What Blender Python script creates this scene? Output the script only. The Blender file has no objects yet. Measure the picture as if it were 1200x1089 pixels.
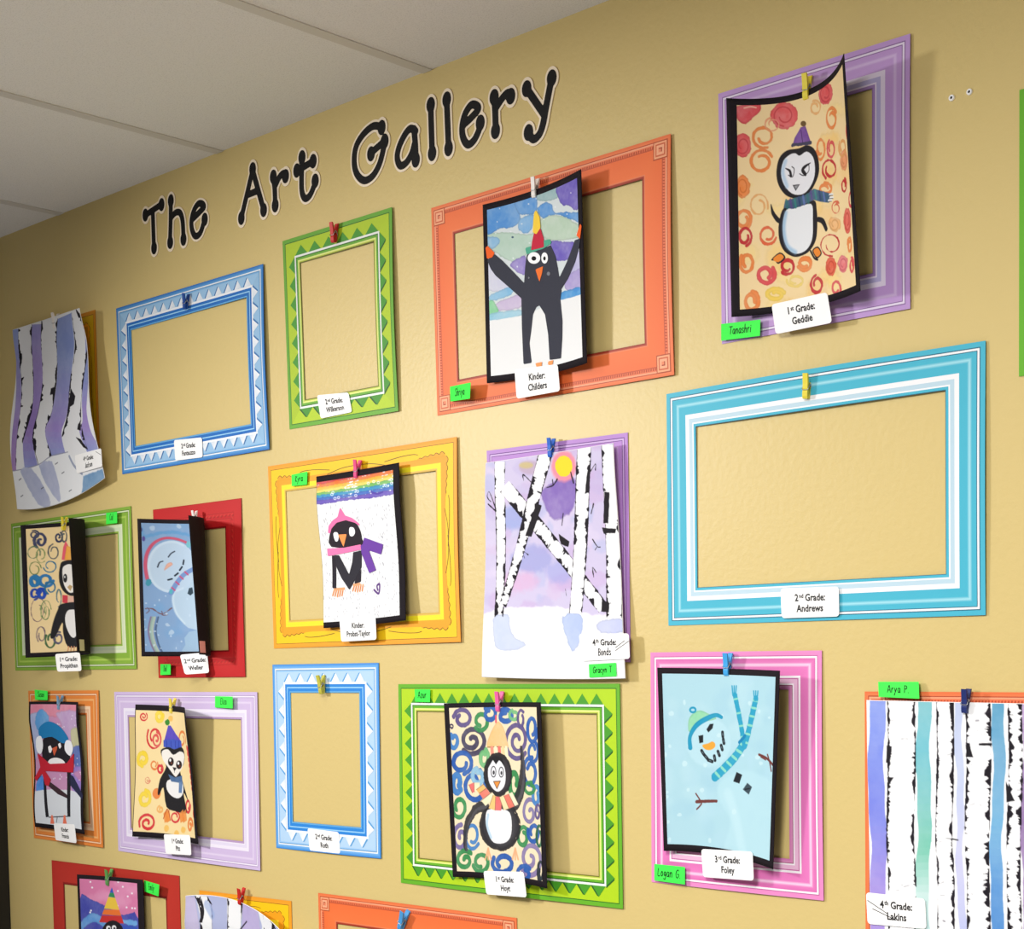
import bpy, math, random, mathutils
import numpy as np
rng = np.random.default_rng(7)
random.seed(7)
COL = bpy.context.scene.collection

# ------------------------------------------------------------------ camera
F, CX, CY = 1823.97, 602.0, 868.19                       # focal length and optical centre (px of a 1200 wide frame)
M = np.array([[0.72714446, 0.68628813, -0.01641754],
              [0.02633248, -0.05178194, -0.99831119],
              [-0.68597925, 0.72548414, -0.05572462]])   # rows: right, down, forward
C = np.array([2.17819029, -1.93917855, 1.54293475])

def at(px, py, d=0.0):
    """point of the plane d metres in front of the wall (wall is y = 0) that is seen at (px, py)"""
    r = M.T @ np.array([(px - CX) / F, (py - CY) / F, 1.0])
    return C + (-d - C[1]) / r[1] * r

def proj(P):
    q = (np.asarray(P) - C) @ M.T
    return np.stack([F * q[..., 0] / q[..., 2] + CX, F * q[..., 1] / q[..., 2] + CY], -1)

def lin(c):
    c = np.asarray(c, float) / 255.0
    return np.where(c <= 0.04045, c / 12.92, ((c + 0.055) / 1.055) ** 2.4)

# ------------------------------------------------------------------ materials
def mat_new(name):
    m = bpy.data.materials.new(name); m.use_nodes = True
    return m, m.node_tree, m.node_tree.nodes['Principled BSDF']

def add_bump(nt, bsdf, scale, strength, dist=0.001, detail=3.0):
    tc = nt.nodes.new('ShaderNodeTexCoord'); n = nt.nodes.new('ShaderNodeTexNoise'); b = nt.nodes.new('ShaderNodeBump')
    n.inputs['Scale'].default_value = scale; n.inputs['Detail'].default_value = detail
    b.inputs['Strength'].default_value = strength; b.inputs['Distance'].default_value = dist
    nt.links.new(tc.outputs['Object'], n.inputs['Vector']); nt.links.new(n.outputs['Fac'], b.inputs['Height'])
    nt.links.new(b.outputs['Normal'], bsdf.inputs['Normal'])
    return n

def solid(name, col, rough=0.6, bump=0.15, scale=300, spec=0.4):
    m, nt, b = mat_new(name)
    b.inputs['Base Color'].default_value = (*lin(col), 1); b.inputs['Roughness'].default_value = rough
    b.inputs['Specular IOR Level'].default_value = spec
    add_bump(nt, b, scale, bump, 0.0005)
    return m

def vcol_mat(name, rough, bump, scale, spec=0.4):
    m, nt, b = mat_new(name)
    a = nt.nodes.new('ShaderNodeAttribute'); a.attribute_name = 'paint'
    nt.links.new(a.outputs['Color'], b.inputs['Base Color'])
    b.inputs['Roughness'].default_value = rough; b.inputs['Specular IOR Level'].default_value = spec
    add_bump(nt, b, scale, bump, 0.0004)
    return m

M_GLOSS = vcol_mat('laminated_card', 0.5, 0.2, 9, 0.3)
M_PAINT = vcol_mat('painted_paper', 0.75, 0.25, 700, 0.25)
M_MATBD = solid('black_construction_paper', (25, 18, 24), 0.8, 0.3, 900, 0.2)
M_WHITE = solid('white_card', (246, 244, 242), 0.6, 0.05, 200)
M_INK = solid('black_ink', (22, 20, 22), 0.7, 0.05)
M_MARK = solid('dark_marker', (15, 40, 20), 0.7, 0.05)
M_GREEN = solid('fluorescent_green_note', (60, 240, 75), 0.7, 0.05)
M_BLACK = solid('letter_black', (10, 8, 10), 0.5, 0.1, 200, .15)
M_CREAM = solid('letter_cream', (243, 226, 200), 0.6, 0.1, 200)
M_METAL = solid('spring_metal', (180, 180, 182), 0.35, 0.1, 300); M_METAL.node_tree.nodes['Principled BSDF'].inputs['Metallic'].default_value = 0.9

# ------------------------------------------------------------------ mesh helpers
def link(name, me, mats, parent=None, smooth=False):
    o = bpy.data.objects.new(name, me); COL.objects.link(o)
    for m in (mats if isinstance(mats, (list, tuple)) else [mats]): me.materials.append(m)
    if parent is not None:
        o.parent = parent
        off = mathutils.Vector((0, 0, 0)); q = parent
        while q is not None: off += q.location; q = q.parent
        o.location = -off
    if smooth: me.polygons.foreach_set('use_smooth', [True] * len(me.polygons))
    return o

def mesh_of(verts, faces, name='mesh'):
    me = bpy.data.meshes.new(name)
    me.from_pydata([tuple(map(float, v)) for v in verts], [], faces); me.update()
    return me

def set_cols(me, cols):
    a = me.color_attributes.new('paint', 'FLOAT_COLOR', 'POINT')
    c = np.ones((len(me.vertices), 4), np.float32); c[:, :3] = np.asarray(cols) * 0.88
    a.data.foreach_set('color', c.ravel())

def empty(name, loc):
    o = bpy.data.objects.new(name, None); o.empty_display_size = 0.02
    o.location = tuple(float(v) for v in loc); COL.objects.link(o)
    return o

def tag(o, label=None, cat=None, group=None, kind=None):
    if label: o['label'] = label
    if cat: o['category'] = cat
    if group: o['group'] = group
    if kind: o['kind'] = kind
    return o

def box(v0, v1):
    (x0, y0, z0), (x1, y1, z1) = v0, v1
    V = [(x0, y0, z0), (x1, y0, z0), (x1, y1, z0), (x0, y1, z0), (x0, y0, z1), (x1, y0, z1), (x1, y1, z1), (x0, y1, z1)]
    Fc = [(0, 3, 2, 1), (4, 5, 6, 7), (0, 1, 5, 4), (1, 2, 6, 5), (2, 3, 7, 6), (3, 0, 4, 7)]
    return V, Fc

def grid_mesh(P, flip=False):
    """P: (n, m, 3) array of points -> fast quad grid"""
    n, m = P.shape[:2]
    idx = np.arange(n * m).reshape(n, m)
    q = np.stack([idx[:-1, :-1], idx[1:, :-1], idx[1:, 1:], idx[:-1, 1:]], -1).reshape(-1, 4)
    if flip: q = q[:, ::-1]
    me = bpy.data.meshes.new('grid')
    me.vertices.add(n * m); me.vertices.foreach_set('co', P.reshape(-1).astype(np.float32))
    me.loops.add(q.size); me.loops.foreach_set('vertex_index', q.ravel().astype(np.int32))
    me.polygons.add(len(q)); me.polygons.foreach_set('loop_start', np.arange(0, q.size, 4, dtype=np.int32))
    me.polygons.foreach_set('loop_total', np.full(len(q), 4, np.int32))
    me.update(calc_edges=True)
    me.polygons.foreach_set('use_smooth', np.ones(len(q), bool))
    return me

def smooth_line(pts, n=8, closed=False):
    P = np.array(pts, float)
    if len(P) < 3: return P
    out = []
    N = len(P)
    rngk = range(N if closed else N - 1)
    for i in rngk:
        g = lambda k: P[k % N] if closed else P[min(max(k, 0), N - 1)]
        p0, p1, p2, p3 = g(i - 1), g(i), g(i + 1), g(i + 2)
        for t in np.linspace(0, 1, n, endpoint=False):
            out.append(0.5 * (2 * p1 + (p2 - p0) * t + (2 * p0 - 5 * p1 + 4 * p2 - p3) * t * t + (3 * p1 - p0 - 3 * p2 + p3) * t ** 3))
    if not closed: out.append(P[-1])
    return np.array(out)

def poly_sdf(X, Y, pts):
    P = np.asarray(pts, float); d = np.full(X.shape, 1e9); s = np.zeros(X.shape, bool)
    for i in range(len(P)):
        a = P[i - 1]; b = P[i]; e = b - a; L = e @ e + 1e-18
        wx = X - a[0]; wy = Y - a[1]
        t = np.clip((wx * e[0] + wy * e[1]) / L, 0, 1)
        d = np.minimum(d, (wx - e[0] * t) ** 2 + (wy - e[1] * t) ** 2)
        if a[1] != b[1]:
            s ^= ((a[1] > Y) != (b[1] > Y)) & (X < (b[0] - a[0]) * (Y - a[1]) / (b[1] - a[1]) + a[0])
    d = np.sqrt(d)
    return np.where(s, -d, d)

def line_sdf(X, Y, pts, rad):
    P = np.asarray(pts, float); R = np.broadcast_to(np.asarray(rad, float), (len(P),)); d = np.full(X.shape, 1e9)
    if len(P) == 1: return np.hypot(X - P[0, 0], Y - P[0, 1]) - R[0]
    for i in range(1, len(P)):
        a = P[i - 1]; e = P[i] - a; L = e @ e + 1e-18
        t = np.clip(((X - a[0]) * e[0] + (Y - a[1]) * e[1]) / L, 0, 1)
        d = np.minimum(d, np.hypot(X - a[0] - e[0] * t, Y - a[1] - e[1] * t) - (R[i - 1] + (R[i] - R[i - 1]) * t))
    return d

def iso_mesh(xs, ys, D):
    """polygons of the region D < 0 on the grid xs, ys; returns 2D vertices and faces (welded)"""
    V, Fc, key = [], [], {}
    def vid(k, p):
        if k not in key: key[k] = len(V); V.append(p)
        return key[k]
    n, m = D.shape
    for i in range(n - 1):
        row = D[i:i + 2]
        cols = np.nonzero((row[:, :-1].min(0) < 0) | (row[:, 1:].min(0) < 0))[0]
        for j in cols:
            cs = [(i, j), (i, j + 1), (i + 1, j + 1), (i + 1, j)]
            out = []
            for k in range(4):
                a, b = cs[k], cs[(k + 1) % 4]; da, db = D[a], D[b]
                if da < 0: out.append(vid(a, (xs[a[1]], ys[a[0]])))
                if (da < 0) != (db < 0):
                    t = da / (da - db); kk = (min(a, b), max(a, b))
                    out.append(vid(kk, (xs[a[1]] + (xs[b[1]] - xs[a[1]]) * t, ys[a[0]] + (ys[b[0]] - ys[a[0]]) * t)))
            if len(out) >= 3: Fc.append(tuple(out))
    return V, Fc

# ------------------------------------------------------------------ the room
def structure(name, V, Fc, m):
    o = link(name, mesh_of(V, Fc), m); o['kind'] = 'structure'; return o

ZC = 2.5671; XL = -1.398
mw, nt, b = mat_new('tan_wall_paint')
n1 = nt.nodes.new('ShaderNodeTexNoise'); n1.inputs['Scale'].default_value = 1.3; n1.inputs['Detail'].default_value = 4
mx = nt.nodes.new('ShaderNodeMix'); mx.data_type = 'RGBA'
mx.inputs['A'].default_value = (*lin((206, 183, 118)), 1); mx.inputs['B'].default_value = (*lin((212, 188, 124)), 1)
nt.links.new(n1.outputs['Fac'], mx.inputs['Factor']); nt.links.new(mx.outputs['Result'], b.inputs['Base Color'])
b.inputs['Roughness'].default_value = 0.42; b.inputs['Specular IOR Level'].default_value = 0.4
add_bump(nt, b, 110, 0.24, 0.0018, 2.0)
structure('wall_back', *box((XL, 0, 0), (4.2, 0.1, ZC)), mw)

mc, nt, b = mat_new('ceiling_tile')
n1 = nt.nodes.new('ShaderNodeTexNoise'); n1.inputs['Scale'].default_value = 420; n1.inputs['Detail'].default_value = 3
rp = nt.nodes.new('ShaderNodeValToRGB'); rp.color_ramp.elements[0].position = 0.3; rp.color_ramp.elements[1].position = 0.5
rp.color_ramp.elements[0].color = (*lin((214, 212, 208)), 1); rp.color_ramp.elements[1].color = (*lin((232, 230, 226)), 1)
tc = nt.nodes.new('ShaderNodeTexCoord'); nt.links.new(tc.outputs['Object'], n1.inputs['Vector'])
nt.links.new(n1.outputs['Fac'], rp.inputs['Fac']); nt.links.new(rp.outputs['Color'], b.inputs['Base Color'])
b.inputs['Roughness'].default_value = 0.95
add_bump(nt, b, 500, 0.15, 0.001, 2)
structure('ceiling', *box((XL - 2.5, -4.2, ZC), (4.2, 0.1, ZC + 0.05)), mc)
m_bar = solid('ceiling_grid_metal', (208, 204, 197), 0.5, 0.05)
k = 0
for i in range(-4, 9):
    x = -1.056 + 0.6096 * i
    if x > 4: continue
    k += 1
    structure('trim_%d' % k, *box((x - 0.012, -4.2, ZC - 0.002), (x + 0.012, -0.001, ZC + 0.004)), m_bar)
for y in (-1.2192, -2.4384, -3.6576):
    k += 1
    structure('trim_%d' % k, *box((XL - 2.5, y - 0.012, ZC - 0.0025), (4.2, y + 0.012, ZC + 0.004)), m_bar)
structure('floor', *box((XL - 2.5, -4.2, -0.1), (4.2, 0.1, 0)), solid('pale_floor', (182, 182, 186), 0.5, 0.1, 40))

# dark casing at the left end of the wall
k += 1
structure('trim_%d' % k, *box((XL - 0.16, -0.035, 0), (XL - 0.001, 0.1, ZC)), solid('dark_door_casing', (24, 22, 20), 0.5, 0.1))
o = structure('door_1', *box((XL - 0.95, 0.01, 0), (XL - 0.161, 0.05, ZC)), solid('dark_door', (40, 34, 28), 0.5, 0.1))

# wall anchors left in holes
def anchor(px, py, r, label):
    p = at(px, py); root = empty('wall_anchor', p)
    V, Fc = [], []
    N = 20
    prof = [(r, 0.0), (r, -0.0012), (r * 0.8, -0.0022), (r * 0.45, -0.0022), (r * 0.38, 0.0)]
    for (rr, y) in prof:
        for i in range(N):
            a = 2 * math.pi * i / N; V.append((p[0] + rr * math.cos(a), y, p[2] + rr * math.sin(a)))
    for q in range(len(prof) - 1):
        for i in range(N): Fc.append((q * N + i, q * N + (i + 1) % N, (q + 1) * N + (i + 1) % N, (q + 1) * N + i))
    link('collar', mesh_of(V, Fc), M_WHITE, root, True)
    V = [(p[0] + r * 0.42 * math.cos(2 * math.pi * i / N), -0.0013, p[2] + r * 0.42 * math.sin(2 * math.pi * i / N)) for i in range(N)]
    link('hole', mesh_of(V, [tuple(range(N))]), M_INK, root)
    tag(root, label, 'wall anchor', 'wall anchors beside the purple frame')
anchor(1115.5, 114.8, 0.0042, 'small white wall anchor right of the purple frame, lower left one of the pair')
anchor(1136.3, 107.8, 0.0042, 'small white wall anchor right of the purple frame, upper right one of the pair')

# ------------------------------------------------------------------ title letters
def letter(ch, zo, strokes, dots, label):
    ox, oy, s = zo
    T = lambda p: at(ox + p[0] / s, oy + p[1] / s)[[0, 2]]
    lines = [smooth_line([T(p) for p in st], 6) for st in strokes]; dd = [T(p) for p in dots]
    A = np.vstack(lines + [np.array(dd)]); lo = A.min(0) - 0.022; hi = A.max(0) + 0.022
    h = 0.0022
    xs = np.arange(lo[0], hi[0], h); ys = np.arange(lo[1], hi[1], h); X, Y = np.meshgrid(xs, ys)
    D = np.full(X.shape, 1e9)
    for L in lines: D = np.minimum(D, line_sdf(X, Y, L, 0.0068))
    for q in dd:
        e = np.hypot((X - q[0]) / 0.0105, (Y - q[1]) / 0.0135) - 1
        D = np.minimum(D, e * 0.0105)
    cc = A.mean(0); root = empty('wall_letter', (cc[0], 0, cc[1]))
    tag(root, label, 'letter', 'cut-out letters spelling the title')
    for nm, off, y, th, m in (('outline_card', 0.0042, -0.0018, 0.0014, M_CREAM), ('black_face', 0.0, -0.0024, 0.0005, M_BLACK)):
        V, Fc = iso_mesh(xs, ys, D - off)
        nv = len(V)
        V3 = [(v[0], y, v[1]) for v in V] + [(v[0], y + th, v[1]) for v in V]
        edge = {}
        for f in Fc:
            for i in range(len(f)): edge[(f[i], f[(i + 1) % len(f)])] = 1
        F2 = list(Fc) + [tuple(q + nv for q in f[::-1]) for f in Fc]
        for (a, b_) in edge:
            if (b_, a) not in edge: F2.append((b_, a, a + nv, b_ + nv))
        link(nm, mesh_of(V3, F2), m, root)

L1, L2, L3, L4 = (160, 170, 7.775), (270, 160, 9.075), (400, 90, 7.779), (520, 70, 8.0)
W = 'black cut-out letter %s with cream outline, %s'
letter('T', L1, [[(90, 640), (235, 542)], [(155, 600), (166, 935)]], [(88, 640), (235, 545), (167, 940)], W % ('T', 'first letter of the word The'))
letter('h', L1, [[(320, 510), (318, 700), (312, 890)], [(325, 660), (365, 618), (405, 622), (428, 700), (435, 860)]], [(320, 510), (314, 890), (435, 860)], W % ('h', 'between T and e of the word The'))
letter('e', L1, [[(520, 675), (590, 605), (622, 565), (603, 537), (568, 540), (530, 600), (508, 690), (515, 780), (545, 832), (590, 800), (625, 690)]], [(628, 680)], W % ('e', 'last letter of the word The'))
letter('A', L2, [[(245, 360), (125, 870)], [(245, 360), (365, 790)], [(185, 625), (300, 580)]], [(245, 350), (125, 870), (362, 785)], W % ('A', 'first letter of the word Art'))
letter('r', L2, [[(465, 440), (480, 560), (485, 740)], [(485, 530), (530, 435), (575, 395), (595, 430)]], [(465, 430), (485, 735), (595, 425)], W % ('r', 'in the middle of the word Art'))
letter('t', L2, [[(772, 230), (766, 440), (768, 570), (785, 640), (815, 662), (860, 620), (905, 510)], [(715, 370), (890, 265)]], [(770, 225), (715, 365), (888, 265), (910, 475)], W % ('t', 'last letter of the word Art'))
letter('G', L3, [[(375, 462), (300, 452), (210, 525), (142, 640), (125, 780), (150, 890), (215, 948), (290, 910), (350, 810), (385, 690), (400, 600)], [(275, 700), (400, 590)]], [(375, 465), (402, 590), (278, 705)], W % ('G', 'first letter of the word Gallery'))
letter('a', L3, [[(685, 500), (640, 475), (590, 525), (535, 640), (517, 740), (545, 812), (600, 785), (650, 700), (672, 620)], [(670, 480), (682, 620), (688, 760)]], [(686, 760)], W % ('a', 'second letter of the word Gallery'))
letter('l', L3, [[(822, 260), (835, 700)]], [(822, 260), (835, 700)], W % ('l', 'the left one of the two in Gallery'))
letter('l', L3, [[(968, 210), (985, 650)]], [(968, 210), (985, 655)], W % ('l', 'the right one of the two in Gallery'))
letter('e', L4, [[(190, 615), (260, 552), (330, 470), (310, 430), (260, 432), (205, 520), (180, 640), (192, 740), (235, 798), (290, 760), (335, 670), (352, 590)]], [(350, 595)], W % ('e', 'in the word Gallery right of the double l'))
letter('r', L4, [[(480, 360), (490, 480), (495, 670)], [(495, 460), (560, 360), (610, 315), (638, 350)]], [(480, 355), (493, 670), (635, 345)], W % ('r', 'in the word Gallery left of the y'))
letter('y', L4, [[(788, 280), (870, 400), (945, 510)], [(1020, 170), (965, 460), (940, 600), (905, 700), (850, 748), (805, 700)]], [(785, 275), (1020, 175), (802, 685)], W % ('y', 'last letter of the word Gallery'))

# ------------------------------------------------------------------ printed cardboard frames
class Patch:
    def __init__(s, corners, lift=(0.0015,) * 4, bow=(0, 0, 0, 0)):
        s.c = [at(p[0], p[1], l) if len(p) == 2 else np.array(p, float) for p, l in zip(corners, lift)]
        s.W = 0.5 * (np.linalg.norm(s.c[1] - s.c[0]) + np.linalg.norm(s.c[2] - s.c[3]))
        s.H = 0.5 * (np.linalg.norm(s.c[3] - s.c[0]) + np.linalg.norm(s.c[2] - s.c[1]))
        s.bow = bow                                   # outward bulge of the top, right, bottom, left side
    def w(s, x, y, off=0.0):                          # x, y in metres from the top left corner, y down
        u = x / s.W; v = y / s.H
        p = (1 - u) * (1 - v) * s.c[0] + u * (1 - v) * s.c[1] + u * v * s.c[2] + (1 - u) * v * s.c[3]
        su, sv = math.sin(math.pi * min(max(u, 0), 1)), math.sin(math.pi * min(max(v, 0), 1))
        e = s.bow[0] * su * max(0, 1 - v * 1.1) ** 4 + s.bow[2] * su * max(0, v) ** 4 + s.bow[1] * sv * max(0, u) ** 4 + s.bow[3] * sv * max(0, 1 - u) ** 4
        return (p[0], p[1] - e - off, p[2])

def ring_side(W, H, t, k, f):
    """point at fraction f along side k (top, right, bottom, left) of the rectangle inset by t"""
    x0, x1, y0, y1 = t, W - t, t, H - t
    return [(x0 + (x1 - x0) * f, y0), (x1, y0 + (y1 - y0) * f), (x1 - (x1 - x0) * f, y1), (x0, y1 - (y1 - y0) * f)][k]

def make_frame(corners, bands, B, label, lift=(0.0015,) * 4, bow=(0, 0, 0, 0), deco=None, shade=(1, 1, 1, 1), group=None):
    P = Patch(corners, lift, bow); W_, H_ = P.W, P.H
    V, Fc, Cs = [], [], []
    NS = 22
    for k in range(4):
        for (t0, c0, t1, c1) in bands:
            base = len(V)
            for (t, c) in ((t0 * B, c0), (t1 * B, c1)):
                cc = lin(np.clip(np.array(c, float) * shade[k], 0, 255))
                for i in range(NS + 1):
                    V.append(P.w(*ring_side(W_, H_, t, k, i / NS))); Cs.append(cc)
            for i in range(NS): Fc.append((base + i, base + i + 1, base + NS + 2 + i, base + NS + 1 + i)[::-1])
    # thickness and back
    th = 0.0007
    for (t, inner) in ((0, False), (B, True)):
        for k in range(4):
            base = len(V); cc = lin(np.array(bands[0][1] if not inner else bands[-1][3], float) * 0.8)
            for i in range(NS + 1):
                q = P.w(*ring_side(W_, H_, t, k, i / NS)); V.append(q); V.append((q[0], q[1] + th, q[2])); Cs += [cc, cc]
            for i in range(NS): Fc.append((base + 2 * i, base + 2 * i + 1, base + 2 * i + 3, base + 2 * i + 2))
    def add(pts, cols, off=0.00025):
        base = len(V)
        for p, c in zip(pts, cols if isinstance(cols, list) else [cols] * len(pts)): V.append(P.w(*p, off)); Cs.append(lin(c))
        Fc.append(tuple(range(base, base + len(pts)))[::-1])
    if deco: deco(W_, H_, B, add)
    me = mesh_of(V, Fc); set_cols(me, np.array(Cs))
    c = (P.c[0] + P.c[2]) / 2
    root = link('picture_frame', me, M_GLOSS)
    me.transform(__import__('mathutils').Matrix.Translation((-c[0], 0, -c[2])))
    root.location = (c[0], 0, c[2])
    tag(root, label, 'picture frame', 'printed cardboard picture frames on the wall')
    return P

def side_xy(W_, H_, k, a, t):
    """a metres along side k measured on the outer edge, t metres in from it"""
    return [(a, t), (W_ - t, a), (W_ - a, H_ - t), (t, H_ - a)][k]

def tri_deco(spacing, base, tip, cl, cd, cs, style='green', half=0.42):
    def f(W_, H_, B, add):
        for k in range(4):
            L = (W_ if k % 2 == 0 else H_); inner = L - 2 * base * B
            n = max(2, int(round(inner / spacing)))
            sp = inner / n
            for i in range(n):
                a = base * B + sp * (i + 0.5)
                hb = sp * half
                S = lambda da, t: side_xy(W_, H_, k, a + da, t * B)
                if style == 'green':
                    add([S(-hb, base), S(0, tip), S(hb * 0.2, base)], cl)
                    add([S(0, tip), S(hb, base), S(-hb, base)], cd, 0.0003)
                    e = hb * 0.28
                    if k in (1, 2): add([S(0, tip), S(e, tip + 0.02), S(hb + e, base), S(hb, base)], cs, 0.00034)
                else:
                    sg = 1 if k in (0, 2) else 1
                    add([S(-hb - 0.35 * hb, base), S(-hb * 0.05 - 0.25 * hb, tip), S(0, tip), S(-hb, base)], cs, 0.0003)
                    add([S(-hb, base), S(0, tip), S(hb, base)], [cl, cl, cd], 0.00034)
    return f

def bands_stripe(c, dk, ridge, pale, white=(250, 250, 252), inner=None):
    inner = inner or c
    return [(0, c, .12, c), (.12, dk, .145, dk), (.145, white, .195, white), (.195, dk, .215, dk), (.215, c, .33, c), (.33, c, .39, ridge), (.39, ridge, .45, c),
            (.45, c, .65, c), (.65, white, .77, white), (.77, pale, .88, pale), (.88, white, .92, white), (.92, inner, .985, inner), (.985, dk, 1, dk)]

TEAL = bands_stripe((72, 186, 212), (40, 110, 135), (170, 228, 240), (196, 222, 236))
PURP = bands_stripe((196, 156, 216), (140, 104, 160), (218, 190, 232), (190, 180, 226), (236, 222, 244), (168, 132, 192))
PINK = [(0, (240, 146, 204), .12, (240, 140, 200)), (.12, (190, 90, 150), .14, (190, 90, 150)), (.14, (255, 250, 253), .19, (255, 250, 253)), (.19, (226, 110, 180), .3, (236, 128, 194)),
        (.3, (236, 128, 194), .36, (255, 215, 240)), (.36, (255, 215, 240), .42, (236, 128, 194)), (.42, (236, 126, 194), .64, (230, 118, 186)), (.64, (255, 246, 252), .7, (255, 246, 252)),
        (.7, (205, 110, 170), .73, (205, 110, 170)), (.73, (242, 190, 222), .84, (242, 190, 222)), (.84, (255, 246, 252), .88, (255, 246, 252)), (.88, (150, 60, 100), .9, (150, 60, 100)), (.9, (225, 150, 195), 1, (214, 120, 180))]
LIME = bands_stripe((140, 180, 62), (86, 120, 36), (186, 214, 96), (214, 226, 190), (226, 234, 196), (150, 184, 70))
LILA = bands_stripe((214, 192, 230), (176, 150, 196), (232, 216, 242), (232, 222, 244), (244, 236, 250), (190, 158, 200))
ORST = bands_stripe((238, 140, 62), (196, 96, 30), (250, 190, 120), (240, 190, 150), (255, 216, 176), (222, 118, 50))
def bands_tri_green(g, y, dark):
    return [(0, g, .14, g), (.14, dark, .17, dark), (.17, y, .68, y), (.68, (252, 253, 248), .755, (252, 253, 248)), (.755, dark, .79, dark), (.79, g, .87, g), (.87, (236, 244, 140), .93, (236, 244, 140)), (.93, (190, 204, 70), .965, (190, 204, 70)), (.965, (120, 120, 40), 1, (120, 120, 40))]
GRN = bands_tri_green((112, 178, 58), (186, 214, 44), (52, 112, 36))
GRN2 = bands_tri_green((106, 182, 40), (184, 220, 26), (44, 112, 30))
def bands_blue(b_, m_, l_, w_=(250, 252, 255)):
    return [(0, b_, .15, m_), (.15, w_, .19, w_), (.19, (110, 150, 190), .215, (110, 150, 190)), (.215, m_, .28, l_), (.28, l_, .62, l_), (.62, w_, .7, w_), (.7, b_, .8, b_), (.8, (160, 215, 250), .84, (160, 215, 250)), (.84, b_, .95, b_), (.95, (120, 190, 235), 1, (70, 150, 210))]
BLUE = bands_blue((30, 112, 196), (96, 164, 222), (158, 200, 236))
BLUE2 = bands_blue((44, 138, 224), (130, 190, 244), (186, 218, 248))
RED = [(0, (176, 24, 26), .05, (206, 34, 34)), (.05, (200, 32, 34), .45, (204, 36, 36)), (.45, (170, 18, 22), .5, (214, 44, 42)), (.5, (206, 34, 36), .68, (196, 28, 32)), (.68, (158, 16, 20), .72, (222, 60, 52)), (.72, (206, 34, 36), .94, (198, 26, 30)), (.94, (130, 12, 14), 1, (150, 16, 18))]
RED2 = [(0, (176, 44, 34), .05, (196, 52, 40)), (.05, (196, 52, 40), .9, (200, 56, 44)), (.9, (170, 40, 32), 1, (130, 26, 22))]
YEL = [(0, (248, 160, 40), .15, (250, 172, 44)), (.15, (150, 90, 20), .17, (150, 90, 20)), (.17, (253, 206, 22), .56, (253, 206, 22)), (.56, (250, 168, 30), .76, (250, 168, 30)), (.76, (254, 232, 40), .93, (254, 232, 40)), (.93, (232, 196, 90), 1, (216, 170, 60))]
ORG = [(0, (240, 116, 64), .1, (246, 132, 80)), (.1, (190, 78, 44), .125, (190, 78, 44)), (.125, (250, 168, 128), .17, (250, 168, 128)), (.17, (242, 126, 84), .27, (242, 126, 84)), (.27, (204, 90, 54), .3, (204, 90, 54)),
       (.3, (246, 116, 60), .9, (250, 124, 66)), (.9, (250, 150, 106), .94, (204, 84, 50)), (.94, (180, 66, 40), 1, (150, 50, 34))]

def deco_yellow(W_, H_, B, add):
    ln = (120, 84, 26)
    def stroke(pts, w=0.0011, col=ln):
        P = smooth_line(pts, 5)
        for a, b_ in zip(P[:-1], P[1:]):
            d = b_ - a; n = np.array([-d[1], d[0]]) / (np.hypot(*d) + 1e-9) * w / 2
            add([tuple(a + n), tuple(b_ + n), tuple(b_ - n), tuple(a - n)], col, 0.0004)
    for k in range(4):
        L = W_ if k % 2 == 0 else H_
        S = lambda a, t: side_xy(W_, H_, k, a, t * B)
        for m in (0, 1):
            A = (lambda a: a) if m == 0 else (lambda a: L - a)
            pts, blob = [], []
            for i in range(26):
                a = 0.56 * B + i * 0.0035
                t = .5 - .10 * abs(math.sin(i * 0.75)) * (1 - i / 30) + 0.10 * (i / 26) ** 2
                pts.append(S(A(a), t)); blob.append(S(A(a), .57))
            for i in range(25): add([pts[i], pts[i + 1], blob[i + 1], blob[i]] if m == 0 else [blob[i], blob[i + 1], pts[i + 1], pts[i]], (250, 168, 30), 0.0003)
            stroke(pts[:20])
            stroke([S(A(0.10), .40), S(A(0.115), .36), S(A(0.15), .38), S(A(0.19), .46)])
        c = L / 2
        stroke([S(c - L * .16, .60), S(c - L * .08, .46), S(c, .43), S(c + L * .08, .46), S(c + L * .16, .60)])

def deco_orange(W_, H_, B, add):
    for (cx, cy) in ((0, 0), (1, 0), (1, 1), (0, 1)):
        X = (lambda a: a) if cx == 0 else (lambda a: W_ - a); Y = (lambda a: a) if cy == 0 else (lambda a: H_ - a)
        for j, (a, b_, col) in enumerate(((.1, .60, (186, 80, 44)), (.13, .57, (250, 172, 128)), (.18, .52, (214, 104, 66)), (.22, .48, (252, 176, 136)), (.29, .41, (170, 66, 40)), (.32, .41, (240, 140, 100)))):
            q = [(X(a * B), Y(a * B)), (X(b_ * B), Y(a * B)), (X(b_ * B), Y(b_ * B)), (X(a * B), Y(b_ * B))]
            if (cx + cy) % 2: q = q[::-1]
            add(q, col, 0.0003 + 0.0001 * j)
    for k in range(4):                                  # beaded moulding
        L = W_ if k % 2 == 0 else H_; a = .62 * B
        while a < L - .62 * B:
            S = lambda da, t: side_xy(W_, H_, k, a + da, t * B)
            add([S(0, .2), S(.0022, .2), S(.0016, .27), S(-.0006, .27)], (196, 84, 50), 0.0003)
            a += 0.0046

def deco_red(W_, H_, B, add):
    for k in range(4):
        L = W_ if k % 2 == 0 else H_; a = .6 * B
        while a < L - .6 * B:
            S = lambda da, t: side_xy(W_, H_, k, a + da, t * B)
            add([S(0, .56), S(.005, .5), S(.010, .56), S(.005, .62)], [(222, 70, 58), (226, 60, 50), (170, 20, 24), (160, 16, 20)], 0.0003)
            a += 0.013

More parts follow.
